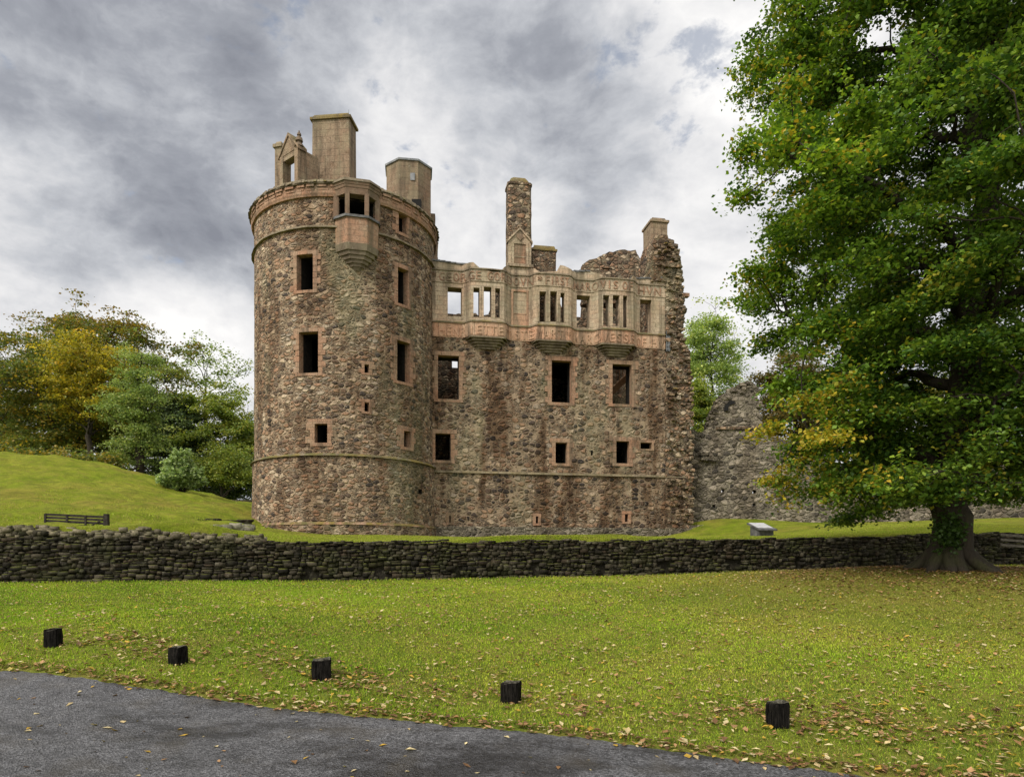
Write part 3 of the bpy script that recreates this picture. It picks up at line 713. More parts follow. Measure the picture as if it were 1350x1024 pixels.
# gabled dormer on the left
dY = 42.6; dL = Loc(((384 - CX) / FP * dY, dY), R_(-38))
m = MB(); zb = 24.2; zh = EYE + (HZ - 203) / FP * dY; za = EYE + (HZ - 181) / FP * dY
boxy(m, dL, -0.95, -0.62, -0.4, 0.2, zb, zh); boxy(m, dL, 0.62, 0.95, -1.3, 0.2, zb, zh)
boxy(m, dL, -0.62, 0.62, -0.35, 0.15, zh - 0.35, zh - 0.02)
tri = lambda e, z0_, z1_, n_: [dL(-0.98 - e, n_, z0_), dL(0.98 + e, n_, z0_), dL(0, n_, z1_)]
loft(m, [tri(0, zh - 0.02, za, -0.35), tri(0, zh - 0.02, za, 0.18)])
for sg in (-1, 1):
    q = [(sg * 1.06, zh - 0.12), (sg * 1.06, zh + 0.06), (0, za + 0.18), (0, za)]
    loft(m, [[dL(a, n_, z) for a, z in q] for n_ in (-0.4, 0.26)])
dorm = m.build('dormer_window', M['chimney'], tower, CO)
m = MB(); fL = Loc(dL(0.82, 0.0, 0)[:2], R_(-38))
z_ = zh
for r, h in ((.24, .12), (.30, .16), (.16, .18), (.24, .22), (.10, .16), (.14, .12), (.05, .16)):
    loft(m, [[fL(r * math.cos(i * .785), r * math.sin(i * .785), z_) for i in range(8)], [fL(r * .8 * math.cos(i * .785), r * .8 * math.sin(i * .785), z_ + h) for i in range(8)]]); z_ += h
m.build('finial', M['chimney'], tower, CO)
m = MB(); sY = 43.6; sL = Loc(((370 - CX) / FP * sY, sY), R_(-15)); zs_ = EYE + (HZ - 198) / FP * sY
boxy(m, sL, -0.22, 0.22, -0.3, 0.3, 24.0, zs_); boxy(m, sL, -0.32, 0.32, -0.4, 0.4, zs_, zs_ + 0.2); boxy(m, sL, -0.26, 0.26, -0.3, 0.3, zs_ + 0.2, zs_ + 0.42, 0.1)
m.build('small_chimney', M['chimney'], tower, CO)
m = MB(); boxy(m, sL, 0.2, 2.1, -0.9, 0.3, 24.3, 24.95, 0.1, jit=0.1); m.build('broken_parapet', M['gable'], tower, CO)
# stair turret cap-house
hY = 49.6; hc = ((539 - CX) / FP * hY, hY); hr = 28.5 / FP * hY / math.cos(math.pi / 8)
def octo(r, z, c=hc, rot=R_(22.5 + 8)): return [(c[0] + r * math.cos(rot + i * math.pi / 4), c[1] + r * math.sin(rot + i * math.pi / 4), z) for i in range(8)]
zt1 = EYE + (HZ - 228) / FP * hY
m = MB(); loft(m, [octo(hr, z) for z in np.linspace(18, zt1, 18)])
for i, v in enumerate(m.v): m.uv[i] = (v[0] + 0.7 * v[1], v[2])
caph = m.build('stair_turret', M['chimney'], castle, CO)
m = MB(); loft(m, [octo(hr + 0.10, zt1 - 0.02), octo(hr + 0.12, zt1 + 0.10), octo(0.55, zt1 + 0.55)]); m.build('turret_roof', M['slate'], caph, CO)
def turret_opening(name, px0, px1, py0, py1, mat):
    # small block on the turret face that looks at the viewer; no opening is cut
    t0, t1 = (px0 - CX) / FP, (px1 - CX) / FP
    Yf = hY - hr * 0.90
    m = MB(); z0, z1 = EYE + (HZ - py1) / FP * Yf, EYE + (HZ - py0) / FP * Yf
    m.box(t0 * Yf, t1 * Yf, Yf - 0.05, Yf + 0.3, z0, z1); return m.build(name, mat, caph, CO)
M['recess_shade'] = simple_mat('recess_shade_paint', (0.006, 0.006, 0.006), (0.012, 0.012, 0.012), 5)  # near-black blocks: the shade of an opening put into the colour
turret_opening('turret_window', 541, 547, 228.5, 238, M['slate']); turret_opening('turret_doorway', 543, 555, 263, 277, M['recess_shade'])
m = MB(); eY = 51; eL = Loc(((571 - CX) / FP * eY, eY), R_(9)); boxy(m, eL, -0.3, 0.33, -0.5, 0.5, 18, EYE + (HZ - 312) / FP * eY, jit=0.05); boxy(m, eL, -0.3, 0.15, -0.4, 0.4, 20, EYE + (HZ - 285) / FP * eY, jit=0.05)
m.build('broken_chimney', M['chimney'], castle, CO)

# ---- palace front
fw = [(577, 605.5, 468.5, 526.5), (727, 753.5, 475, 531), (807, 833, 480, 533), (573.5, 594.5, 571, 607), (732, 748, 583, 611), (812, 830, 581, 611), (844, 859.5, 583, 592)]
fs = [(706, 710, 680, 690), (592, 594.5, 679, 689), (823.5, 828.5, 677, 688), (779, 781.5, 594, 600)]
f_ops = [op_from(FPL, *w) for w in fw]; fs_ops = [op_from(FPL, *w) for w in fs]
UE = FPL.uz(879, 400)[0]; UL = FPL.uz(911, 600)[0]
ZS = EYE + (HZ - 446) / FP * 46.4            # top of rubble, foot of the carved frieze
ZST = EYE + (HZ - 621) / FP * 46.0
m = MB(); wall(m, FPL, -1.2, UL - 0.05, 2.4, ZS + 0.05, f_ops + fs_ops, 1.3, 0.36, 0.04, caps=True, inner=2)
facade = m.build('palace_front', M['facade'], castle, CO)
for i, o in enumerate(f_ops): surround('window_surround', FPL, o, facade, CO, M['pink'], w=(0.26, 0.46) if i < 6 else (0.15, 0.3), seed=40 + i)
for i, o in enumerate(fs_ops[:3]): surround('slit_surround', FPL, o, facade, CO, M['pink'], w=(0.18, 0.22), seed=60 + i, course=0.6)
m = MB(); band(m, FPL, -0.6, UL - 0.1, ZST - 0.08, ZST + 0.08, -0.2, 0.14, 0.3, rough=0.05, ztop=0.05); m.build('string_course', M['ledge'], facade, CO)
m = MB(); band(m, FPL, -0.6, UL + 0.1, 2.4, EYE + (HZ - 694) / FP * 46.3, -0.2, 0.34, 0.4, rough=0.08, jag=0.05); m.build('plinth', M['ruin'], facade, CO)
m = MB(); band(m, FPL, UL - 0.2, UL + 1.4, 2.4, EYE + (HZ - 692) / FP * 49, -2.0, 0.2, 0.4, rough=0.1, jag=0.08); m.build('broken_footing', M['ruin'], facade, CO)

# upper storey: ashlar with three bowed oriels
ori = [FPL.uz(641.5, 400)[0], FPL.uz(727.5, 400)[0], FPL.uz(811, 400)[0]]
def bow(u, z=0, A=0.62, hw=1.12, tr=0.55):
    d = 0
    for c in ori:
        x = abs(u - c)
        if x < hw + tr:
            t = min(1, max(0, (hw + tr - x) / tr)); d = max(d, A * (t * t * (3 - 2 * t)) * (1 - 0.10 * (x / hw) ** 2))
    return d
aw = [(590, 609, 379, 417), (624, 632.5, 379, 418), (637.5, 648, 378, 418), (652.5, 659.5, 380, 419), (711, 720, 384, 424), (725, 734.5, 384, 424), (738.5, 744.5, 386, 425),
      (760, 778, 389.5, 432), (795, 803.5, 389, 430), (807.5, 817, 389, 430), (821, 827, 390, 432), (843.5, 859, 395, 439)]
def aop(x0, x1, y0, y1):
    c = (x0 + x1) / 2; u_ = FPL.uz(c, y0)[0]; d = bow(u_); a = FPL.uz(x0, y0, d)[0]; b_ = FPL.uz(x1, y0, d)[0]
    return (a, b_, FPL.uz(c, y1, d)[1], FPL.uz(c, y0, d)[1])
a_ops = [aop(*w) for w in aw]
zsill = FPL.uz(600, 424.5)[1]
prof_px = [(566, 343), (622, 346), (626, 346), (627.5, 352), (640, 355), (642, 358), (658, 359), (662, 353), (668, 350), (702, 351), (706, 358), (728, 358), (734, 357), (735, 349), (742, 350), (748, 354), (780, 357), (790, 361), (800, 367), (822, 368), (829, 369), (831, 363), (876, 366.5)]
pu = np.array([FPL.uz(a, b_)[0] for a, b_ in prof_px]); pz = np.array([FPL.uz(a, b_, bow(FPL.uz(a, b_)[0]))[1] for a, b_ in prof_px])
topf = lambda u: float(np.interp(u, pu, pz))
zfl = max(o[3] for o in a_ops) + 0.35
m = MB(); wall(m, FPL, -1.0, UE, ZS, topf, a_ops, 0.85, 0.28, 0.012, zflat=zfl, dfun=bow, ragged=0.05)
upper = m.build('oriel_storey', M['ashlar'], castle, CO)
zf1 = zsill - 0.10
m = MB(); band(m, FPL, -0.6, UE - 0.02, ZS, zf1, -0.3, 0.05, 0.2, dfun=bow); m.build('carved_frieze', M['frieze'], upper, CO)
m = MB(); band(m, FPL, -0.6, UE - 0.02, zf1, zsill + 0.03, -0.3, 0.15, 0.2, dfun=bow, ztop=0.06); m.build('sill_course', M['ledge'], upper, CO)
zc = FPL.uz(600, 356.5)[1]
m = MB(); band(m, FPL, -0.6, UE - 0.02, zc - 0.06, zc + 0.03, -0.3, 0.09, 0.2, dfun=bow, ztop=0.05); m.build('cornice', M['ledge'], upper, CO)
zl = FPL.uz(600, 372.5)[1]
m = MB(); band(m, FPL, -0.6, UE - 0.03, zl - 0.05, zl + 0.01, -0.3, 0.05, 0.2, dfun=bow); m.build('moulding', M['ashlar'], upper, CO)
for (x0, x1) in ((566, 623), (742, 778), (831, 876)):
    a, b_ = FPL.uz(x0, 350)[0], FPL.uz(x1, 350)[0]; us = breaks(a, b_, [], 0.4); m = MB()
    for ua, ub in zip(us, us[1:]): band(m, FPL, ua, ub - 0.01, topf(ua) - 0.02, topf(ua) + 0.07 + random.uniform(0, .04), -0.8, 0.08 + random.uniform(-.03, .03), 1)
    m.build('wallhead_slate', M['lead'], upper, CO)
# jamb and mullion mouldings of the oriel lights: one slim frame per window
for i, o in enumerate(a_ops):
    m = MB(); e = 0.05
    band(m, FPL, o[0] - 0.09, o[0] + 0.012, o[2], o[3], -0.18, 0.022, 0.3, dfun=bow); band(m, FPL, o[1] - 0.012, o[1] + 0.09, o[2], o[3], -0.18, 0.022, 0.3, dfun=bow)
    band(m, FPL, o[0] - 0.09, o[1] + 0.09, o[3] - 0.012, o[3] + 0.11, -0.18, 0.026, 0.2, dfun=bow)
    m.build('window_frame', M['ashlar'], upper, CO)
# corbels below each oriel
for c in ori:
    m = MB(); zk = ZS
    for k, (a_, hw_) in enumerate(((1.12, 1.16), (0.86, 0.98), (0.62, 0.82), (0.40, 0.62), (0.2, 0.42))):
        hh = 0.10 if k == 0 else 0.15
        def bw(u, z, A=0.62 * a_, hw=hw_, c=c):
            x = abs(u - c); t = min(1, max(0, (hw + 0.3 - x) / 0.3)); return A * t * t * (3 - 2 * t)
        band(m, FPL, c - hw_ - 0.3, c + hw_ + 0.3, zk - hh, zk - 0.004, -0.2, 0.02, 0.12, dfun=bw); zk -= hh
    m.build('oriel_corbel', M['ledge'], upper, CO)
# blind panel between the first and second oriel
bp = op_from(FPL, 676.5, 694, 385, 431)
m = MB(); band(m, FPL, bp[0] - 0.14, bp[0], bp[2] + 0.1, bp[3], -0.1, 0.07); band(m, FPL, bp[1], bp[1] + 0.14, bp[2] + 0.1, bp[3], -0.1, 0.07); band(m, FPL, bp[0] - 0.14, bp[1] + 0.14, bp[3], bp[3] + 0.13, -0.1, 0.075)
band(m, FPL, bp[0], bp[1], bp[2] + 0.1, bp[2] + 0.85, -0.1, 0.028); band(m, FPL, bp[0], bp[1], bp[2] + 0.86, bp[2] + 0.93, -0.1, 0.05)
m.build('blind_window', M['frieze'], upper, CO)

# raised inscriptions
_glyph = {}
def glyph(ch_):
    if ch_ in _glyph: return _glyph[ch_]
    cu = bpy.data.curves.new('letter', 'FONT'); cu.body = ch_; cu.extrude = 0.05; cu.resolution_u = 3; cu.offset = 0.004
    o = bpy.data.objects.new('letter', cu); col.objects.link(o); bpy.context.view_layer.update()
    dg = bpy.context.evaluated_depsgraph_get(); ev = o.evaluated_get(dg); me = ev.to_mesh()
    vs = [tuple(v.co) for v in me.vertices]; fs_ = [tuple(p.vertices) for p in me.polygons]
    ev.to_mesh_clear(); bpy.data.objects.remove(o); bpy.data.curves.remove(cu)
    x0 = min(v[0] for v in vs); x1 = max(v[0] for v in vs); _glyph[ch_] = ([((v[0] - x0), v[1], v[2]) for v in vs], fs_, x1 - x0); return _glyph[ch_]
def inscribe(words, zb_, hgt, extra, mat):
    for txt, a, b_ in words:
        m = MB()
        ua, ub = FPL.uz(a, 400)[0], FPL.uz(b_, 400)[0]; n = len(txt); pitch = (ub - ua) / n; rr = random.Random(txt)
        for k, ch_ in enumerate(txt):
            vs, fs_, w = glyph(ch_); s = hgt / 0.7; sx_ = min(s, pitch * 0.78 / max(w, 0.2)); u0_ = ua + pitch * (k + 0.5) - w * sx_ / 2
            dz = (0.25 * hgt if ch_ == '*' else 0) + rr.uniform(-.02, .02); s2 = s
            m.add([FPL.map(u0_ + x * sx_, zb_ + dz * 0 + y * s2 * (1 if ch_ != '*' else 0.95), bow(u0_ + x * sx_) + extra + z * 0.9) for x, y, z in vs], fs_)
        for i, v in enumerate(m.v): m.uv[i] = (v[0], v[2])
        m.build('inscription', mat, upper, CO)
zl1 = FPL.uz(600, 371)[1]
inscribe([('*', 568, 576), ('GEORGE', 578, 634), ('GORDOVN', 640, 703), ('*', 706, 713), ('FIRST', 716, 748), ('MARQVIS', 755, 812), ('OF', 816, 832), ('HVN', 840, 872)], zl1, 0.56, 0.012, M['pink'])
zl2 = ZS + 0.12
inscribe([('*', 566, 574), ('HENRIETTE', 577, 663), ('*', 666, 674), ('STEWART', 677, 740), ('*', 743, 751), ('MARQVESSE', 754, 834), ('OF', 838, 852), ('HV', 857, 876)], zl2, 0.60, 0.055, M['frieze'])

# pedimented dormer above the blind panel
dz0 = FPL.uz(684, 350)[1]; du0, du1 = FPL.uz(670, 350)[0], FPL.uz(700.5, 350)[0]; duc = (du0 + du1) / 2
dza = FPL.uz(686, 303)[1]; dze = FPL.uz(686, 320)[1]
m = MB(); q = [(du0, dz0), (du1, dz0), (du1, dze), (duc + .02, dza), (du0, dze)]; slab(m, FPL, q, 0.02, -0.7, 0.4, 0.015)
dormer = m.build('pediment_dormer', M['ashlar'], castle, CO)
m = MB()
pw = 0.2
band(m, FPL, du0 - 0.12, du1 + 0.12, dz0 - 0.12, dz0 + 0.06, -0.3, 0.16); band(m, FPL, du0 + 0.22, du0 + 0.40, dz0 + 0.06, dze - 0.12, -0.1, 0.09); band(m, FPL, du1 - 0.40, du1 - 0.22, dz0 + 0.06, dze - 0.12, -0.1, 0.09)
band(m, FPL, du0 + 0.22, du1 - 0.22, dze - 0.12, dze - 0.0, -0.1, 0.1); band(m, FPL, du0 + 0.4, du1 - 0.4, dz0 + 0.55, dz0 + 0.62, -0.1, 0.06)
for sg, ue in ((-1, du0), (1, du1)):
    qq = [(ue + sg * 0.08, dze - 0.05), (ue + sg * 0.08, dze + 0.10), (duc, dza + 0.16), (duc, dza)]
    if sg > 0: qq = qq[::-1]
    slab(m, FPL, qq, 0.12, -0.4, 0.4, 0.01)
band(m, FPL, duc - 0.07, duc + 0.07, dza, dza + 0.42, -0.2, 0.0); band(m, FPL, duc - 0.13, duc + 0.13, dza + 0.2, dza + 0.32, -0.25, 0.06)
m.build('dormer_moulding', M['ashlar'], dormer, CO)
m = MB()
ht = [(16 * math.sin(a) ** 3 / 16 * 0.24, (13 * math.cos(a) - 5 * math.cos(2 * a) - 2 * math.cos(3 * a) - math.cos(4 * a)) / 16 * 0.24) for a in np.linspace(0, 2 * math.pi, 25)[:-1]]
loft(m, [[FPL.map(duc + x, dze + 0.34 + z, 0.0) for x, z in ht], [FPL.map(duc + x, dze + 0.34 + z, 0.09) for x, z in ht]][::1]); m.build('carved_heart', M['frieze'], dormer, CO)
m = MB(); band(m, FPL, du0 + 0.4, du1 - 0.4, dz0 + 0.06, dze - 0.12, -0.1, 0.032); m.build('blind_panel', M['pink'], dormer, CO)

# tall stack behind the dormer, and its stump
BK = -1.2
def bz(py, px=685, d=BK): return FPL.uz(px, py, d)[1]
def bu(px, d=BK): return FPL.uz(px, 400, d)[0]
fL2 = Loc(FPL.map(0, 0, BK)[:2], FA)
m = MB(); boxy(m, fL2, bu(670), bu(701.5), -1.3, 0.0, ZS + 1, bz(243), 0.02, 0.16, jit=0.03); boxy(m, fL2, bu(669.3), bu(702), -1.34, 0.04, bz(243), bz(240), 0.0, 0.16); 
tallc = m.build('tall_chimney', M['gable'], castle, CO)
m = MB(); boxy(m, fL2, bu(671), bu(700.5), -1.25, -0.05, bz(240), bz(231.5), 0.22, 0.16, jit=0.05); m.build('chimney_top', M['lichen'], tallc, CO)
m = MB(); boxy(m, fL2, bu(702.5), bu(733.5), -1.2, -0.1, ZS + 1, bz(327), 0.0, jit=0.03); stump = m.build('chimney_stump', M['gable'], castle, CO)
m = MB(); boxy(m, fL2, bu(701.5), bu(735), -1.3, -0.02, bz(327), bz(324.5), 0.0); boxy(m, fL2, bu(703), bu(733), -1.2, -0.1, bz(324.5), bz(319.5), 0.1, jit=0.05)
m.build('stump_cap', M['lichen'], castle, CO)

# ---- inner walls seen through the openings and above the wallhead
BD = -9.0
def bp_(px, py, d=BD): return FPL.uz(px, py, d)
bprof = [bp_(*q) for q in [(540, 414), (575, 413), (600, 415), (625, 413), (633, 417), (646, 415), (652, 385), (660, 365), (672, 352), (690, 392), (700, 390), (722, 392), (736, 390), (745, 420), (769, 418), (771, 352), (780, 344), (800, 337), (818, 331), (838, 330), (848, 349), (856, 362), (872, 390)]]
bu_ = np.array([q[0] for q in bprof]); bz_ = np.array([q[1] for q in bprof])
def opb(x0, x1, y0, y1): a, zt = bp_(x0, y0); b_, zb_ = bp_(x1, y1); return (a, b_, zb_, zt)
m = MB(); wall(m, FPL, bu_[0], bu_[-1], 2.4, lambda u: float(np.interp(u, bu_, bz_)), [opb(596, 604.5, 470, 485)], 0.9, 0.35, 0.06, zflat=min(bz_) - 0.3, dfun=lambda u, z: BD, ragged=0.18)
m.build('back_wall', M['gable'], castle, CO)
# roof gable fragment with a dark attic window (in front of the back wall)
g_d = -5.0
gp = lambda x, y: FPL.uz(x, y, g_d)
m = MB(); slab(m, FPL, [gp(770, 370), gp(769, 349), gp(778, 342), gp(792, 338), gp(793, 355), gp(806.5, 355), gp(806.5, 366), gp(818, 368), gp(818, 400), gp(770, 400)][::-1], g_d, g_d - 1.0, 0.25, 0.09, 3)
slab(m, FPL, [gp(792, 338), gp(803, 333), gp(818, 329.5), gp(838, 331), gp(848, 349), gp(853, 358), gp(855, 400), gp(818, 400), gp(818, 366), gp(806.5, 366), gp(806.5, 354), gp(793, 354)][::-1], g_d + 0.004, g_d - 1.2, 0.25, 0.09, 5)
m.build('roof_gable', M['gable'], castle, CO)
m = MB(); a, z1_ = gp(792.5, 353.5); b_, z0_ = gp(807, 366.5); band(m, FPL, a, b_, z0_, z1_, g_d - 1.1, g_d - 0.5); m.build('attic_opening', M['recess_shade'], castle, CO)
# corner pier with crow-stepped gable and chimney
cp = lambda x, y: FPL.uz(x, y, 0.0)
m = MB()
out = [cp(*q) for q in [(877, 700), (877, 560), (879, 470), (876.5, 446), (877, 372), (857.5, 372), (857, 352), (860, 322), (863, 311), (879, 311), (881, 316), (884, 317), (884.5, 322), (888, 324), (889, 329), (892.5, 331), (893, 337), (896.5, 339), (897, 362), (898.5, 386), (901, 410), (897, 430), (899, 452), (903, 470), (907, 478), (910, 500), (909, 560), (911.5, 600), (911, 700)]]
slab(m, FPL, out, 0.10, -2.4, 0.22, 0.065, 8)
rr = random.Random(21)
pier = m.build('corner_gable', M['gable'], castle, CO)
m = MB()
def pier_right(y): return float(np.interp(y, [311, 330, 362, 386, 410, 430, 452, 478, 500, 700], [881, 891, 897, 898, 901, 897, 899, 907, 910, 911]))
for k in range(300):
    y = rr.uniform(320, 690); x1_ = pier_right(y); x0_ = 880 if y > 372 else 864
    if rr.random() < 0.45: x_ = x1_ + rr.uniform(-2.6, -0.1)
    else: x_ = rr.uniform(x0_, x1_)
    u_, z_ = cp(x_, y)
    stone(m, FPL, u_, z_, 0.08 + rr.uniform(-.08, .10), rr.uniform(.25, .5), rr.uniform(.14, .26), rr.uniform(.3, .5), (1, 1, 1), rr)
m.build('broken_masonry', M['gable'], pier, CO)
m = MB(); pL = Loc(FPL.map(0, 0, -0.5)[:2], FA); u0_, u1_ = FPL.uz(858.5, 300, -0.5)[0], FPL.uz(880, 300, -0.5)[0]; zt_ = FPL.uz(869, 293, -0.5)[1]; zb_ = FPL.uz(869, 330, -0.5)[1]
boxy(m, pL, u0_, u1_, -1.6, 0.0, zb_, zt_, 0.0, jit=0.03); boxy(m, pL, u0_ - 0.08, u1_ + 0.1, -1.7, 0.1, zt_, zt_ + 0.16); boxy(m, pL, u0_ + 0.05, u1_ - 0.03, -1.5, -0.08, zt_ + 0.16, zt_ + 0.4, 0.1)
m.build('gable_chimney', M['chimney'], pier, CO)
m = MB(); u_, z_ = cp(897, 386.5); band(m, FPL, u_ - 0.2, u_ + 0.75, z_ - 0.14, z_ + 0.1, -0.5, -0.1); m.build('projecting_stone', M['pink'], pier, CO)
# barred slit beside the pier
u0_, z1_ = cp(876.8, 437.5); u1_, z0_ = cp(882.5, 464)
m = MB(); band(m, FPL, u0_, u1_, z0_, z1_, 0.05, 0.16); g_ = m.build('grille_shade_panel', M['recess_shade'], pier, CO)
m = MB()
for k in range(5): z_ = z0_ + (z1_ - z0_) * (k + .5) / 5; band(m, FPL, u0_, u1_, z_ - 0.02, z_ + 0.02, 0.17, 0.20)
for k in range(3): uu = u0_ + (u1_ - u0_) * (k + .5) / 3; band(m, FPL, uu - .02, uu + .02, z0_, z1_, 0.165, 0.195)
m.build('window_grille', M['slate'], pier, CO)
# east wall, floors inside, timber stair
EW = Plane(FPL.map(UL - 1.3, 0, -1.3)[:2], FA + math.pi / 2)
m = MB(); wall(m, EW, 0, 7.8, 2.4, lambda u: 21.5 + 1.2 * math.sin(u * 0.8), [], 0.9, 0.5, 0.05, zflat=19.5, ragged=0.3)
m.build('side_wall', M['gable'], castle, CO)
m = MB()
for (x0, x1, py) in ((565, 905, 548), (640, 795, 452), (560, 905, 640)):
    z = FPL.uz(720, py)[1]; ua, ub = FPL.uz(x0, py)[0], FPL.uz(x1, py)[0]
    loft(m, [[FPL.map(a, z, d) for a, d in ((ua, -1.25), (ub, -1.25), (ub, -8.95), (ua, -8.95))], [FPL.map(a, z + 0.35, d) for a, d in ((ua, -1.25), (ub, -1.25), (ub, -8.95), (ua, -8.95))]])
for x in (640, 795):
    u_ = FPL.uz(x, 480)[0]; z0_, z1_ = FPL.uz(720, 548)[1], FPL.uz(720, 452)[1]
    loft(m, [[FPL.map(u_ + a, z, d) for a, d in ((-.25, -1.25), (.25, -1.25), (.25, -8.95), (-.25, -8.95))] for z in (z0_, z1_)])
m.build('inner_floor', M['inner_shade'], castle, CO)
m = MB(); sdp = -3.2
qs = [FPL.uz(a, b_, sdp) for a, b_ in ((804, 514), (838, 482), (838, 491), (804, 525))]
loft(m, [[FPL.map(u_, z, d) for u_, z in qs] for d in (sdp, sdp - 1.0)])
stair = m.build('timber_stair', M['stairwood'], castle, CO)
m = MB()
for k in range(9):
    t_ = k / 8; u_ = qs[0][0] * (1 - t_) + qs[1][0] * t_; z = qs[0][1] * (1 - t_) + qs[1][1] * t_; band(m, FPL, u_ - .025, u_ + .025, z, z + 1.0, sdp - 0.05, sdp)
m.build('stair_railing', M['stairwood'], stair, CO)

# ------------------------------------------------------------------ ruined range to the right
RP = Plane(((914 - CX) / FP * 50.2, 50.2), R_(-8))
RO = RP.map(2, 0, 0)[:2] + (3.8,)
ruin = empty('ruined_wall', RO, 'tall grey rubble ruin wall with a broken peak, running right behind the big tree', 'ruined wall')
rp = lambda x, y: RP.uz(x, y)
rprof = [(905, 566), (933, 569), (934, 560), (939, 540), (948, 527), (960, 515), (972, 510), (988, 506), (1000, 512), (1002, 530), (1003, 563), (1020, 574), (1040, 580), (1070, 596), (1110, 612), (1200, 620), (1280, 612), (1320, 600), (1420, 604)]
pr_ = [rp(*q) for q in rprof]; ru = np.array([q[0] for q in pr_]); rz = np.array([q[1] for q in pr_])
def opr(x0, x1, y0, y1): a, zt = rp(x0, y0); b_, zb_ = rp(x1, y1); return (a, b_, zb_, zt)
rops = [opr(929, 937, 608, 620), (*rp(955, 0)[:1], *rp(971, 0)[:1], rp(963, 540)[1], rp(963, 530)[1])]
rops += [opr(*q) for q in [(944.5, 950, 600, 606), (1004, 1008, 601, 606), (1017.5, 1020.5, 599, 613), (951, 955, 644.5, 648.5), (992, 997, 646, 650), (992, 996, 663, 667), (939, 943, 665, 669)]]
m = MB(); wall(m, RP, ru[0], ru[-1], 2.6, lambda u: float(np.interp(u, ru, rz)), [o for o in rops if o[3] < min(rz) - 0.25], 1.1, 0.3, 0.07, zflat=min(rz) - 0.25, ragged=0.22)
rw = m.build('rubble_wall', M['ruin'], ruin, RO)
m = MB(); a, z_ = rp(944, 564.5); b_, z2_ = rp(1003, 566); band(m, RP, a, b_, z_ - 0.12, z_ + 0.08, -0.1, 0.14, 0.3, rough=0.05); m.build('string_course', M['gable'], rw, RO)
m = MB(); q = [rp(*k) for k in ((954.5, 541), (955, 534), (959, 531), (964, 528.5), (969, 529), (970, 532), (963, 534), (960, 537), (959, 541))]; slab(m, RP, q[::-1], 0.10, -0.2, 0.25, 0.08); m.build('broken_window', M['recess_shade'], rw, RO)
m = MB(); rr = random.Random(31)
for k in range(110):
    x_ = rr.uniform(933, 1003); y_ = float(np.interp(x_, [q[0] for q in rprof], [q[1] for q in rprof])) + rr.uniform(-2.0, 9); u_, z_ = rp(x_, y_)
    stone(m, RP, u_, z_, rr.uniform(-.9, .05), rr.uniform(.3, .55), rr.uniform(.18, .3), .4, (1, 1, 1), rr)
for k in range(40):
    u_, z_ = rp(rr.uniform(926, 942), rr.uniform(597, 608)); stone(m, RP, u_, z_, rr.uniform(0, .2), rr.uniform(.3, .5), .22, .4, (1, 1, 1), rr)
m.build('loose_masonry', M['ruin'], rw, RO)

# ------------------------------------------------------------------ dry stone walls
class Path:
    def __init__(s, pts):
        s.p = np.array(pts, float); d = np.hypot(*np.diff(s.p, axis=0).T); s.s = np.concatenate([[0], np.cumsum(d)]); s.L = s.s[-1]
    def xy(s, u): return float(np.interp(u, s.s, s.p[:, 0])), float(np.interp(u, s.s, s.p[:, 1]))
    def map(s, u, z, d=0.0):
        x, y = s.xy(u); a, b_ = s.xy(max(u - 0.3, 0)), s.xy(min(u + 0.3, s.L)); dx, dy = b_[0] - a[0], b_[1] - a[1]; L = math.hypot(dx, dy) or 1
        if u < 0: x += dx / L * u; y += dy / L * u
        if u > s.L: x += dx / L * (u - s.L); y += dy / L * (u - s.L)
        return (x + dy / L * d, y - dx / L * d, z)
STONES = [(0.022, 0.02, 0.016), (0.035, 0.031, 0.024), (0.05, 0.044, 0.033), (0.07, 0.062, 0.045), (0.03, 0.027, 0.018), (0.045, 0.035, 0.025)]
def shade(rr, k, c=None):
    f = k * rr.uniform(.55, 1.45); c = c or rr.choice(STONES); return tuple(x * f for x in c)
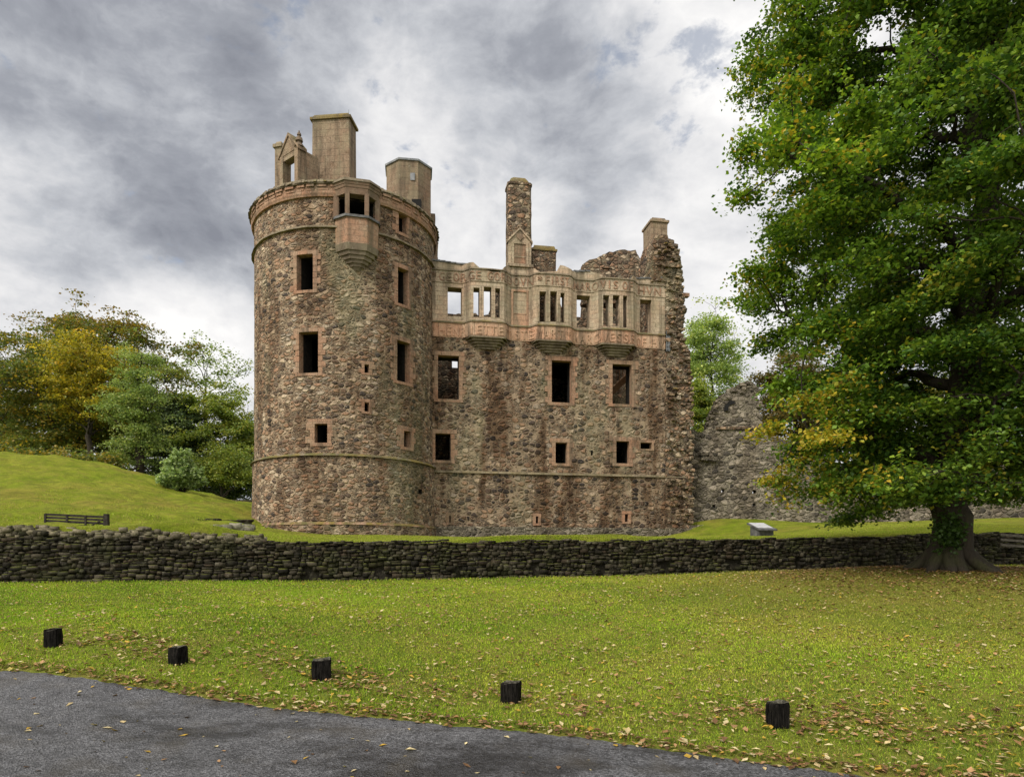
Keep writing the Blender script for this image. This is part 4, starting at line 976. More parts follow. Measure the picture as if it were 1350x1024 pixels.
def drystone(name, pth, basef, topf_, label, cat, th=0.45, rub=None, slots=(), bright=1.0, size=1.0, seed=1):
    rr = random.Random(seed); S = pth
    root = empty(name, (*S.xy(S.L / 2), basef(S.L / 2)), label, cat); og = tuple(root.location)
    m = MB(); core = MB()
    us = breaks(0, S.L, [], 0.5); o = len(core.v)
    for u in us:
        zb_, zt_ = basef(u) - 0.3, topf_(u) - 0.05
        for z, d in ((zb_, -0.10), (zt_, -0.10), (zt_, -th), (zb_, -th)): core.add([S.map(u, z, d)], [])
    for k in range(len(us) - 1):
        A = o + 4 * k
        for q in range(3): core.f.append((A + q, A + 4 + q, A + 5 + q, A + 1 + q))
    core.f.append((o, o + 1, o + 2, o + 3)); e = o + 4 * (len(us) - 1); core.f.append((e + 3, e + 2, e + 1, e))
    core.c = [(0.02, 0.018, 0.014)] * len(core.v); core.build('wall_core', M['drystone'], root, og)
    frac = 0.0; Hmax = max(topf_(u) - basef(u) for u in us)
    z = -0.05
    while z < Hmax:
        h = rr.uniform(0.10, 0.26) * size; u = rr.uniform(-.2, 0)
        while u < S.L:
            w = rr.uniform(0.14, 0.52) * size * (0.7 + h / 0.3); uc = u + w / 2
            if uc > S.L: break
            H = topf_(uc) - basef(uc); wob = 0.10 * nz3((uc * 0.9, z * 2, seed)) + 0.07 * nz3((uc * 2.7, z * 3, seed + 4))
            if z + h * 0.55 < H and not any(abs(uc - s_) < w / 2 + 0.03 and z < 0.34 for s_ in slots):
                hh = h * rr.uniform(0.9, 1.15)
                if rr.random() < 0.22 and w > 0.25:      # split into two thin stones
                    for q in (0, 1): stone(m, S, uc, basef(uc) + z + wob + hh * (0.25 + 0.5 * q), -0.12 + rr.uniform(-.03, .03), w * 1.04, hh * 0.52, 0.34, shade(rr, bright), rr)
                else: stone(m, S, uc, basef(uc) + z + h / 2 + wob, -0.12 + rr.uniform(-.05, .05), w * 1.04, hh * 1.05, 0.36, shade(rr, bright), rr)
            u += w
        z += h * 0.97
    m.build('stone_facing', M['drystone'], root, og, smooth=True)
    if rub:
        m = MB(); c0, c1, n, col_ = rub
        for k in range(n):
            u = rr.uniform(c0, c1); s_ = rr.uniform(0.14, 0.36) * size; d = rr.uniform(-th - 0.25, 0.02)
            stone(m, S, u, topf_(u) + rr.uniform(-.10, .10) + (0.10 if rr.random() < .25 else 0), d, s_ * rr.uniform(1, 1.6), s_ * rr.uniform(.6, .95), s_, shade(rr, 1.0, col_), rr)
        m.build('loose_coping', M['drystone'], root, og, smooth=True)
    return root
gp_ = Path([(p[0], p[1]) for p in WALL])
ws = gp_.s; wt = np.array([p[2] for p in WALL]); wb = np.array([p[2] for p in WBASE])
u345 = float(ws[4])
slots = []
for px in (405, 498, 602, 700, 790, 876, 965, 1048, 1135):
    slots.append(float(np.interp(px, [q[0] for q in WALLPX], ws)))
drystone('garden_wall', gp_, lambda u: gz(*gp_.map(u, 0, 0.05)[:2]), lambda u: float(np.interp(u, ws, wt)) - 0.03 - 0.24 * min(1, max(0, (u345 + 0.1 - u) / 0.5)) + 0.06 * math.sin(u * 2.1) * (u < u345), 'long dark mossy dry-stone wall between the front lawn and the castle bank', 'stone wall', 0.45, (0.0, u345, 900, (0.125, 0.112, 0.08)), slots, 0.74, 0.56, 2)
p_ = Path([P3(262, 0, 35.5)[:2], P3(333, 0, 37.5)[:2]])
lz = lambda u: EYE + (HZ - float(np.interp(u, [0, p_.L], [685, 683]))) / FP * 36.5
drystone('foundation_wall', p_, lambda u: lz(u) - 0.7, lz, 'low dark foundation wall with pale flat coping at the foot of the mound', 'low wall', 1.2, None, (), 0.9, 1.0, 4)
p2_ = Path([P3(282, 0, 31.0)[:2], P3(334, 0, 31.8)[:2]])
lz2 = lambda u: EYE + (HZ - float(np.interp(u, [0, p2_.L], [698, 697]))) / FP * 31.4
drystone('rubble_wall_stub', p2_, lambda u: lz2(u) - 0.8, lz2, 'low stub of grey rubble walling beside the foot of the round tower', 'low wall', 0.6, (0, p2_.L, 30, (0.2, 0.19, 0.15)), (), 2.2, 1.2, 5)
p3_ = Path([P3(284, 0, 58)[:2], P3(340, 0, 58)[:2]])
lz3 = lambda u: EYE + (HZ - 657.5) / FP * 58
drystone('bank_wall', p3_, lambda u: lz3(u) - 1.2, lz3, 'low dark terrace wall below a strip of grass behind the mound, left of tower', 'low wall', 0.5, None, (), 1.0, 1.3, 6)

# ------------------------------------------------------------------ grass blades and fallen leaves
def scatter_lawn(n, y0, y1, power):
    t = rng.random(n); Y = (y0 ** power + t * (y1 ** power - y0 ** power)) ** (1 / power)
    X = (rng.random(n) - 0.5) * 2 * (0.80 * Y + 1.5); return X, Y
def blades(name, X, Y, Z, h, w, C, label=None):
    n = len(X); a = rng.random(n) * 2 * np.pi; ln = rng.normal(0, 0.45, (n, 2)) * h[:, None]
    dx, dy = np.cos(a) * w / 2, np.sin(a) * w / 2
    V = np.empty((n, 3, 3)); V[:, 0] = np.stack([X - dx, Y - dy, Z - 0.005], 1); V[:, 1] = np.stack([X + dx, Y + dy, Z - 0.005], 1); V[:, 2] = np.stack([X + ln[:, 0], Y + ln[:, 1], Z + h], 1)
    F = np.arange(n * 3).reshape(n, 3); CC = np.repeat(C, 3, 0)
    o = np_mesh(name, V.reshape(-1, 3), F, M['blade'], CC); return tag(o, label, 'grass', kind='stuff')
def noise2(x, y, s, seed=0):
    return (np.sin(x * s + seed) * np.cos(y * s * 1.3 - seed * 2) + 0.6 * np.sin(x * s * 2.3 + y * s * 1.9 + seed * 3) + 0.4 * np.sin(y * s * 4.1 - x * s * 3.3 + seed)) / 2
X, Y = scatter_lawn(620000, 4.5, 25.5, 0.75)
k = (Y > road_y(X) - 0.02) & (Y < wall_y(X) - 0.02) & (X < 19)
X, Y = X[k], Y[k]; n = len(X)
# thinner under the tree and along the trodden verge
TX, TY = (1252 - CX) / FP * 17.2, 17.2
dt_ = np.hypot(X - TX, Y - TY)
verge = np.clip(1 - np.abs((Y - road_y(X)) - 1.15) / 0.8, 0, 1)
keep = (rng.random(n) > 0.6 * np.clip(1 - (Y - road_y(X)) / 0.14, 0, 1)) & (rng.random(n) < (1 - 0.85 * np.clip(1.25 - dt_ / 4.2, 0, 1)) * (1 - 0.45 * verge))
X, Y, dt_, verge = X[keep], Y[keep], dt_[keep], verge[keep]; n = len(X); Z = ground_z(X, Y)
g1 = np.array([0.215, 0.37, 0.016]); g2 = np.array([0.40, 0.43, 0.045]); g3 = np.array([0.36, 0.30, 0.10]); g4 = np.array([0.10, 0.17, 0.018])
r = rng.random((n, 1)); pt = np.clip(0.5 + 0.4 * noise2(X, Y, 0.7, 1) + 0.022 * (X), 0, 1)[:, None]
C = g1 * (1 - pt) + g2 * pt; pd = np.clip(0.5 + 0.9 * noise2(X, Y, 0.45, 3) + 0.3 * noise2(X, Y, 2.1, 5), 0, 1)[:, None]
C = np.where(r < 0.08 + 0.10 * (1 - pd), g3, C); C = np.where(r > 0.92 - 0.45 * pd, g4, C); C = C * (0.6 + 0.75 * rng.random((n, 1)))
fg = np.clip((9.5 - Y) / 3, 0, 1)[:, None] * np.clip((X + 1) / 5, 0, 1)[:, None]; C = C * (1 - 0.35 * fg) + np.array([0.10, 0.15, 0.03]) * 0.35 * fg
mud = np.clip(1.2 - (Y - road_y(X)) / 0.16, 0, 1)[:, None] * (rng.random((n, 1)) < 0.7); C = C * (1 - 0.75 * mud) + np.array([0.085, 0.06, 0.03]) * 0.75 * mud
dry = np.clip(1.3 - dt_ / 7, 0, 0.7)[:, None]; C = C * (1 - dry) + np.array([0.22, 0.18, 0.05]) * dry
h = (0.013 + 0.022 * rng.random(n)) * (1 + 0.3 * noise2(X, Y, 1.3, 4)); edge_ = np.clip(1 - (Y - road_y(X)) / 0.25, 0, 1); h = h * (1 + 0.5 * edge_)
h = np.where(Y > wall_y(X) - 0.25, h * 2.2, h)
blades('lawn_grass', X, Y, Z, h, 0.008 + 0.0010 * Y, C, 'short green lawn grass in front of the dark stone wall')
# turf fringe on the terrace behind the wall and on the mound
n = 150000; X = rng.uniform(-27, 24, n); Y = wall_y(X) + 0.12 + rng.exponential(5.5, n); k = (Y < 50) & (np.hypot(X - TC[0], Y - TC[1]) > TR + 0.4) & ~((X > -5) & (Y > 46)) & (Y < 44.8 + 0.17 * (X + 5.4) * (X > -5.4) + 50 * (X < -17)); X, Y = X[k], Y[k]
k = ~((X < P3(345, 0, 20)[0]) & (Y < wall_y(X) + 0.75)); X, Y = X[k], Y[k]
Z = ground_z(X, Y); n = len(X); r = rng.random((n, 1)); pt = np.clip(0.5 + 0.5 * noise2(X, Y, 0.35, 2), 0, 1)[:, None]
C = (np.array([0.205, 0.285, 0.024]) * (1 - pt) + np.array([0.30, 0.325, 0.045]) * pt); C = np.where(r < 0.15, np.array([0.31, 0.27, 0.08]), C) * (0.75 + 0.5 * rng.random((n, 1)))
blades('bank_grass', X, Y, Z, np.where(X > -12, 0.025, 0.06) * (0.7 + 0.9 * rng.random(n)), 0.022 + 0.0007 * Y, C, 'green turf on the castle bank and mound behind the dark wall')

def litter(name, X, Y, Z, size, C, label):
    n = len(X); a = rng.random(n) * 2 * np.pi; ca, sa = np.cos(a), np.sin(a)
    shp = np.array([(-0.5, 0, 0.0), (-0.12, 0.34, 0.16), (0.5, 0.02, 0.05), (-0.1, -0.32, 0.18), (0.08, 0.0, 0.0)])
    V = np.empty((n, 5, 3)); cur = rng.uniform(-0.3, 1.2, n); tilt = rng.normal(0, 0.28, n)
    for q, (lx, ly, lz_) in enumerate(shp):
        lx_ = lx * size * rng.uniform(.8, 1.2, n); ly_ = ly * size * rng.uniform(.7, 1.3, n)
        V[:, q, 0] = X + lx_ * ca - ly_ * sa; V[:, q, 1] = Y + lx_ * sa + ly_ * ca; V[:, q, 2] = Z + lz_ * size * cur + lx_ * tilt
    V[:, :, 2] = np.maximum(V[:, :, 2], (Z - 0.012)[:, None])
    b0 = np.arange(n)[:, None] * 5
    F = np.concatenate([b0 + np.array([[4, 0, 3]]), b0 + np.array([[4, 3, 2]]), b0 + np.array([[4, 2, 1]]), b0 + np.array([[4, 1, 0]])], 0)
    o = np_mesh(name, V.reshape(-1, 3), F, M['litter'], np.repeat(C, 5, 0)); return tag(o, label, 'leaves', kind='stuff')
LC = np.array([(0.42, 0.33, 0.17), (0.50, 0.42, 0.24), (0.42, 0.27, 0.04), (0.22, 0.12, 0.05), (0.12, 0.065, 0.03), (0.36, 0.21, 0.10), (0.30, 0.26, 0.07)])
X, Y = scatter_lawn(230000, 4.0, 25.3, 1.1)
ry_ = road_y(X); off = Y - ry_
k = (Y < wall_y(X) - 0.05) & (X < 19); X, Y, off = X[k], Y[k], off[k]
dt_ = np.hypot(X - TX, (Y - TY) * 1.2)
clump = np.clip(0.65 + 0.7 * noise2(X, Y, 1.1, 7), 0.12, 1.4)
prob = 0.20 * clump * np.clip(0.75 + 0.04 * X, 0.25, 1.4)
prob += 0.50 * np.clip(1 - np.abs(off - 1.15) / 0.75, 0, 1) * clump + 0.75 * np.exp(-np.abs(off - 0.02) / 0.11)
prob += 0.85 * np.clip(1.35 - dt_ / 4.3, 0, 1)
prob = np.where(off < -0.15, 0.009, prob)
k = rng.random(len(X)) < prob; X, Y, off, dt_ = X[k], Y[k], off[k], dt_[k]; n = len(X)
pi_ = rng.choice(7, n, p=[.23, .18, .13, .15, .10, .13, .08]); near = ((dt_ < 4.6) & (rng.random(n) < 0.75)) | ((np.abs(off - 1.1) < 0.6) & (rng.random(n) < 0.45)) | ((np.abs(off) < 0.15) & (rng.random(n) < 0.5)); pi_ = np.where(near, rng.choice([3, 4, 5], n), pi_)
C = LC[pi_] * rng.uniform(.7, 1.25, (n, 1))
Z = ground_z(X, Y) + np.where(off < 0, 0.018, 0.022 + 0.02 * rng.random(n))
litter('fallen_leaves', X, Y, Z, 0.03 + 0.072 * rng.random(n) ** 1.7, C, 'scattered yellow and brown fallen leaves on the lawn, verge and road edge')

# ------------------------------------------------------------------ trees
def tubes(chains, sides=6):
    Vs, Fs = [], []; o = 0
    for pts, rad in chains:
        pts = np.asarray(pts, float); n = len(pts); d = np.gradient(pts, axis=0); d /= np.linalg.norm(d, axis=1)[:, None] + 1e-9
        ref = np.where(np.abs(d[:, 2:3]) > 0.9, np.array([[1., 0, 0]]), np.array([[0., 0, 1]]))
        a = np.cross(d, ref); a /= np.linalg.norm(a, axis=1)[:, None] + 1e-9; b_ = np.cross(d, a)
        th_ = np.arange(sides) * 2 * np.pi / sides
        ring = pts[:, None] + (np.cos(th_)[None, :, None] * a[:, None] + np.sin(th_)[None, :, None] * b_[:, None]) * np.asarray(rad)[:, None, None]
        Vs.append(ring.reshape(-1, 3)); I = np.arange(n * sides).reshape(n, sides) + o
        q = np.stack([I[:-1], np.roll(I[:-1], -1, 1), np.roll(I[1:], -1, 1), I[1:]], -1).reshape(-1, 4); Fs.append(q); o += n * sides
    return np.concatenate(Vs), np.concatenate(Fs)
def curve(a, b_, bend, r0, r1, n, g):
    a = np.asarray(a, float); b_ = np.asarray(b_, float); t = np.linspace(0, 1, n)[:, None]; L = np.linalg.norm(b_ - a)
    off_ = g.normal(0, 1, 3) * L * bend; c = (a + b_) / 2 + off_ + np.array([0, 0, L * 0.08])
    p = (1 - t) ** 2 * a + 2 * t * (1 - t) * c + t ** 2 * b_
    p[1:-1] += g.normal(0, 1, (n - 2, 3)) * L * 0.018
    return p, r0 + (r1 - r0) * t[:, 0]
def leaves_mesh(pos, size, C, g, up=0.6, droop=0.0):
    n = len(pos); nrm = g.normal(0, 1, (n, 3)); nrm[:, 2] = np.abs(nrm[:, 2]) + up; nrm /= np.linalg.norm(nrm, axis=1)[:, None]
    t = g.normal(0, 1, (n, 3)); t[:, 2] -= droop; t -= (t * nrm).sum(1)[:, None] * nrm; t /= np.linalg.norm(t, axis=1)[:, None] + 1e-9
    b_ = np.cross(nrm, t); s = size[:, None]
    w = g.uniform(.30, .42, (n, 1))
    V = np.stack([pos - t * s * 0.5, pos + b_ * s * w - t * s * .05 + nrm * s * 0.10, pos + t * s * 0.5, pos - b_ * s * w - t * s * .05 + nrm * s * 0.10], 1)
    F = np.arange(n * 4).reshape(n, 4); tri = np.concatenate([F[:, [0, 1, 2]], F[:, [0, 2, 3]]], 0)
    return V.reshape(-1, 3), tri, np.repeat(C, 4, 0)
def tree(name, label, cat, base, H, env, n_limb, n_sub, n_twig, n_leaf, leaf, palette, seed, trunk_r, trunk_top=0.8, group=None, spread=(0.4, 0.16), color_fn=None, lean=(0, 0), droop=0.3, flare=1.6, fork=0.2, limb_up=0.25, keep=None, bare=0.0, trunk_sides=12):
    """env(g, n) -> points filling the crown (relative to base). limbs -> boughs -> twigs -> leaves"""
    g = np.random.default_rng(seed); base = np.asarray(base, float)
    tp = env(g, n_twig) + base
    if keep is not None: tp = tp[keep(tp)]
    n_twig = len(tp)
    # farthest-point picks for limb and bough ends
    def fps(P, k):
        idx = [int(g.integers(len(P)))]; d = np.linalg.norm(P - P[idx[0]], axis=1)
        for _ in range(k - 1): i = int(np.argmax(d)); idx.append(i); d = np.minimum(d, np.linalg.norm(P - P[i], axis=1))
        return P[idx]
    subs = fps(tp, min(n_sub, n_twig)); limbs = fps(subs, min(n_limb, len(subs)))
    axis_ = base + np.array([lean[0], lean[1], H * trunk_top]); ch = []
    nt = 20; tz = np.linspace(0, 1, nt) ** 2.0; tpz = base + (axis_ - base) * tz[:, None]; tpz[6:] += g.normal(0, 1, (nt - 6, 3)) * np.array([.010, .010, 0]) * H * 0.5
    rad = trunk_r * (1 - 0.82 * tz) * (1 + (flare - 1) * np.exp(-tz * H / (trunk_r * 1.5)))
    tr_pts, tr_rad = tpz, rad
    def on_trunk(z): t = np.clip((z - base[2]) / (H * trunk_top), fork, 0.98); i = math.sqrt(t) * (nt - 1); a = int(i); f = i - a; a2 = min(a + 1, nt - 1); return tpz[a] * (1 - f) + tpz[a2] * f, rad[a] * (1 - f) + rad[a2] * f
    limb_paths = []
    for L in limbs:
        hd = np.hypot(L[0] - base[0], L[1] - base[1]); st, rr_ = on_trunk(L[2] - hd * (limb_up + 0.35))
        e = st + (L - st) * 0.82; p, r_ = curve(st, e, 0.08, max(rr_ * 0.55, trunk_r * 0.16), trunk_r * 0.045, 10, g); ch.append((p, r_)); limb_paths.append(p)
    LP = np.concatenate(limb_paths + [tpz[5:]]); sub_paths = []
    for S_ in subs:
        d = np.linalg.norm(LP - S_, axis=1) + 0.5 * np.maximum(LP[:, 2] - S_[2], 0); st = LP[int(np.argmin(d + 0.15 * g.random(len(d))))]
        p, r_ = curve(st, S_, 0.10, trunk_r * 0.06, trunk_r * 0.018, 7, g); ch.append((p, r_)); sub_paths.append(p)
    SP = np.concatenate([p[2:] for p in sub_paths]); lp = []
    for T_ in tp:
        d = np.linalg.norm(SP - T_, axis=1); st = SP[int(np.argmin(d))]
        T2 = T_ - np.array([0, 0, droop * 0.5 * np.linalg.norm(T_ - st)])
        p, r_ = curve(st, T2, 0.10, trunk_r * 0.020, trunk_r * 0.007, 4, g); ch.append((p, r_)); lp.append(p)
    V1, F1 = tubes(ch, 5); V0, F0 = tubes([(tr_pts, tr_rad)], trunk_sides)
    root = empty(name, tuple(base), label, cat, group)
    trk = np_mesh('trunk', V0 - base, F0, M['bark'], parent=root, smooth=True)
    np_mesh('branches', V1 - base, F1, M['bark'], parent=root, smooth=True)
    # leaves strung along the twigs in flat sprays
    lp = np.array(lp); per = max(1, n_leaf // n_twig); ti = np.repeat(np.arange(n_twig), per); m_ = len(ti)
    if bare > 0: kk = g.random(n_twig) > bare; ti = ti[kk[ti]]; m_ = len(ti)
    s = g.random(m_) ** 0.7 * 3; a = np.minimum(s.astype(int), 2); f = (s - a)[:, None]
    pos = lp[ti, a] * (1 - f) + lp[ti, a + 1] * f
    off_ = g.normal(0, 1, (m_, 3)) * np.array([spread[0], spread[0], spread[1]]); dd = np.linalg.norm(off_[:, :2], axis=1); off_[:, 2] -= droop * 0.5 * dd
    pos = pos + off_
    pal = np.array(palette[0]); wts = np.array(palette[1]); wts = wts / wts.sum()
    tw_c = g.choice(len(pal), n_twig, p=wts); lc = np.where(g.random(m_) < 0.62, tw_c[ti], g.choice(len(pal), m_, p=wts))
    C = pal[lc] * g.uniform(.72, 1.28, (m_, 1))
    if color_fn is not None: C = color_fn(pos, C, g, ti)
    V, F, CC = leaves_mesh(pos, leaf * g.uniform(.65, 1.3, m_), C, g, 0.7, droop)
    np_mesh('crown', V - base, F, M['leaf'], CC, parent=root)
    return root, trk
def ellip(cz, rx_, ry_, rz_, lobes=0.25, shell=0.45, seed=0, lo=-1.0):
    """lobed ellipsoid crown, denser towards its surface"""
    def f(g, n):
        out = np.zeros((0, 3)); lob = g.normal(0, 1, (14, 3)); lob /= np.linalg.norm(lob, axis=1)[:, None]
        while len(out) < n:
            d = g.normal(0, 1, (n, 3)); d /= np.linalg.norm(d, axis=1)[:, None]
            R = 1 - lobes + lobes * 1.5 * np.max(np.clip((d @ lob.T - 0.70) / 0.30, 0, 1), 1)
            r = (shell + (1 - shell) * g.random(n)) ** 0.6 * R; p = d * r[:, None]; p = p[p[:, 2] > lo]
            out = np.concatenate([out, p * np.array([rx_, ry_, rz_]) + np.array([0, 0, cz])])
        return out[:n]
    return f
GREEN = ([(0.075, 0.143, 0.018), (0.115, 0.195, 0.024), (0.036, 0.085, 0.014), (0.165, 0.24, 0.028), (0.27, 0.26, 0.03)], [3, 3, 2.2, 1.6, .5])

def boughs(centres, nb, L, Wd, Ht, arch, scatter=0.12):
    """crown made of separate arching boughs: flat sprays that run outward and droop at the tip"""
    def f(g, n):
        C = centres(g, nb); rad = C[:, :2] / (np.linalg.norm(C[:, :2], axis=1)[:, None] + 0.3); rad += g.normal(0, .25, rad.shape); rad /= np.linalg.norm(rad, axis=1)[:, None]
        sc = g.uniform(.55, 1.3, nb); k = g.choice(nb, n, p=sc ** 2 / (sc ** 2).sum()); q = g.uniform(-1, 1, n); w = g.normal(0, 1, n) * Wd * np.sqrt(np.clip(1.1 - np.abs(q), 0.05, 1)) * sc[k]
        s_ = q * L * sc[k]; o = np.stack([rad[k, 0] * s_ - rad[k, 1] * w, rad[k, 1] * s_ + rad[k, 0] * w, g.normal(0, Ht, n) - arch * L * sc[k] * ((q + 1) / 2) ** 2 - 0.25 * arch * np.abs(w)], 1)
        P = C[k] + o; m_ = g.random(n) < scatter; P[m_] = centres(g, n)[m_]
        return P
    return f
# the big lime-like tree on the right: radius by height
BH = 24.0; bigb = (TX, TY, gz(TX, TY) - 0.15)
zz_ = np.array([2.1, 2.7, 4.0, 5.2, 6.3, 7.2, 8.4, 10.5, 12, 14.5, 17, 20, 23]); rr_ = np.array([2.8, 3.4, 3.8, 3.75, 3.5, 4.4, 4.9, 4.8, 4.15, 4.35, 4.5, 4, 1])
def big_env(g, n):
    out = np.zeros((0, 3))
    while len(out) < n:
        z = g.uniform(2.1, 23, n * 2); a = g.uniform(0, 2 * np.pi, n * 2)
        R = np.interp(z, zz_, rr_) * (1 + 0.10 * np.sin(3 * a + z * 0.9) + 0.08 * np.sin(7 * a - z * 2.1))
        r = R * np.sqrt(g.uniform(0.16, 1, n * 2)); p = np.stack([r * np.cos(a), r * np.sin(a), z], 1)
        k = (g.random(len(p)) < 0.25 + 0.75 * np.clip(1 - (z - 15) / 8, 0, 1)) & (g.random(len(p)) < np.where(p[:, 0] > 3.2, 0.5, 1))
        # leave holes between boughs
        hole = np.sin(p[:, 0] * 1.35 + 1) * np.sin(p[:, 1] * 1.5 + z) * np.sin(z * 1.25 + p[:, 0] * .4)
        k &= hole < 0.30
        k &= ~((z < 3.1) & (p[:, 0] > -1.3) & (p[:, 0] < 1.7) & (p[:, 1] < 0) & (g.random(len(p)) < 0.35))
        out = np.concatenate([out, p[k]])
    return out[:n]
YEL = np.array([(0.46, 0.36, 0.03), (0.38, 0.33, 0.035), (0.30, 0.30, 0.04), (0.40, 0.27, 0.03)])
def big_col(pos, C, g, ti):
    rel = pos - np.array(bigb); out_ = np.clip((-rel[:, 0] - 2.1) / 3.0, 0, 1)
    low = np.clip((6.2 - rel[:, 2]) / 2.0, 0, 1) * np.clip((-rel[:, 0] - 2.0) / 1.8, 0, 1)
    tr = np.random.default_rng(5).random(ti.max() + 1)[ti]
    C = C * (1 + 0.55 * out_[:, None] * np.array([[1.05, 0.95, 0.2]]))  # outer left leaves: lit-side brightness painted in, with a yellow-green tint
    p = 0.02 + 0.19 * out_ + 0.36 * low; k = (0.55 * tr + 0.45 * g.random(len(pos))) < p
    return np.where(k[:, None], YEL[g.integers(0, 4, len(pos))] * g.uniform(.75, 1.2, (len(pos), 1)), C)
big, bigtr = tree('broadleaf_tree', 'huge old green and yellow tree with flared trunk at the right of the lawn', 'tree', bigb, BH, boughs(big_env, 620, 1.0, 0.36, 0.09, 0.65, 0.12), 42, 420, 6800, 470000, 0.110,
     GREEN, 11, 0.43, 0.85, spread=(0.22, 0.06), color_fn=big_col, droop=0.45, lean=(1.5, 0), flare=1.3, fork=0.13, limb_up=0.1, trunk_sides=40)
# flutes and root buttresses of the trunk
me = bigtr.data
for v in me.vertices:
    a = math.atan2(v.co.y, v.co.x); z = v.co.z; r = math.hypot(v.co.x, v.co.y)
    if z < 8:
        k = 1 + (0.09 * math.sin(5 * a + 0.5) + 0.06 * math.sin(9 * a + z) + 0.03 * math.sin(17 * a + 2 * z)) + 0.22 * math.exp(-z / 0.40) * max(0, math.sin(5 * a + 0.5))
        v.co.x *= k; v.co.y *= k
m = MB(); rr = random.Random(9)
for k in range(11):
    a = k * 2 * math.pi / 11 + rr.uniform(-.25, .25); L = rr.uniform(0.7, 1.4); pts = []; rad = []
    for q in range(8):
        t = q / 7; r = 0.36 + L * t; x, y = TX + r * math.cos(a + 0.25 * t), TY + r * math.sin(a + 0.25 * t)
        pts.append((x - bigb[0], y - bigb[1], gz(x, y) - bigb[2] + 0.48 * (1 - t) ** 2.6 - 0.10 * t - 0.05)); rad.append(0.15 * (1 - t) + 0.035)
    V, F = tubes([(pts, rad)], 8); o_ = len(m.v); m.v += [tuple(x) for x in V]; m.f += [tuple(int(i) + o_ for i in f) for f in F]
m.build('roots', M['bark'], big, (0, 0, 0), smooth=True)

def at(px, py, Y): return P3(px, py, Y)
def tbase(px, Y, sink=0.2): x = (px - CX) / FP * Y; return (x, Y, gz(x, Y) - sink)
def bg_tree(px, Y, top_py, width_px, bottom_py, label, palette, seed, n_leaf, leaf, **kw):
    b_ = tbase(px, Y); zt_ = EYE + (HZ - top_py) / FP * Y; zb_ = EYE + (HZ - bottom_py) / FP * Y; H = zt_ - b_[2]; cz = (zt_ + zb_) / 2 - b_[2]; rz_ = (zt_ - zb_) / 2; rxx = width_px / 2 / FP * Y
    kw.setdefault('lobes', 0.3); lob = kw.pop('lobes'); sh = kw.pop('shell', 0.35); tw_ = kw.pop('twigs', 900); kb_ = kw.pop('nb', 70); nl_ = kw.pop('limbs', 14); ns_ = kw.pop('subs', 110)
    return tree('broadleaf_tree', label, 'tree', b_, H, boughs(ellip(cz, rxx, rxx * 0.85, rz_, lob, sh), kb_, rxx * 0.30, rxx * 0.12, rxx * 0.045, 0.35, 0.22), nl_, ns_, tw_, n_leaf, leaf, palette, seed, kw.pop('tr', 0.4), kw.pop('ttop', 0.8), **kw)
DK = ([(0.085, 0.12, 0.03), (0.13, 0.16, 0.035), (0.19, 0.19, 0.035), (0.28, 0.21, 0.035), (0.38, 0.26, 0.03)], [3, 3, 2, 1.1, .5])
AU = ([(0.48, 0.37, 0.035), (0.40, 0.34, 0.035), (0.30, 0.28, 0.035), (0.18, 0.20, 0.035), (0.48, 0.30, 0.03)], [2, 2, 2.2, 2.2, .6])
LG = ([(0.21, 0.29, 0.09), (0.27, 0.34, 0.10), (0.16, 0.23, 0.07), (0.32, 0.35, 0.10)], [3, 2, 2, 1])
BG = ([(0.11, 0.16, 0.075), (0.16, 0.21, 0.095), (0.08, 0.12, 0.06)], [2, 1.5, 1.5])
YG = ([(0.25, 0.30, 0.06), (0.19, 0.25, 0.05), (0.33, 0.33, 0.06), (0.13, 0.19, 0.045)], [2, 2, 1.4, 1.5])
GRP = 'trees behind the mound'
def beech_top(pos, C, g, ti):      # russet outer leaves towards the top of the crown
    zt_ = pos[:, 2].max(); k = np.clip((pos[:, 2] - (zt_ - 5.5)) / 4, 0, 1) * 0.75; s = g.random(len(pos)) < k
    return np.where(s[:, None], np.array([(0.20, 0.135, 0.02), (0.27, 0.17, 0.02), (0.13, 0.11, 0.02)])[g.integers(0, 3, len(pos))] * g.uniform(.8, 1.2, (len(pos), 1)), C)
bg_tree(108, 72, 392, 262, 625, 'largest dark beech tree with rust-gold top, behind the mound at left', DK, 1, 120000, 0.27, group=GRP, tr=0.6, nb=130, twigs=2400, subs=220, limbs=26, color_fn=beech_top, spread=(0.55, 0.14), lobes=0.32, shell=0.25)
bg_tree(118, 64, 438, 120, 560, 'golden yellow tree in front of the dark beech behind the mound', AU, 2, 20000, 0.24, group=GRP, twigs=520, spread=(0.5, 0.12), lobes=0.5)
bg_tree(184, 60, 446, 84, 632, 'pale green feathery tree in front of the beech, right of the golden tree', LG, 3, 21000, 0.19, group=GRP, twigs=480, spread=(0.42, 0.12), lobes=0.6, shell=0.15, droop=0.8)
bg_tree(225, 68, 525, 80, 650, 'blue green rounded tree between the pale feathery tree and the tower', BG, 4, 30000, 0.24, group=GRP, twigs=600)
bg_tree(300, 70, 508, 130, 650, 'broad yellow green tree next to the round tower at left', YG, 5, 48000, 0.24, group=GRP, twigs=900, lobes=0.3)
bg_tree(272, 78, 448, 108, 540, 'thin tall tree with sparse leafy top above the yellow green tree', LG, 6, 2600, 0.30, group=GRP, twigs=300, shell=0.55, subs=60, limbs=12, spread=(0.5, 0.2), lobes=0.45, fork=0.3)
bg_tree(292, 63, 585, 80, 642, 'low green leafy tree at the end of the mound beside the tower', YG, 15, 17000, 0.18, group=GRP, twigs=420, tr=0.2, lobes=0.55, shell=0.15)
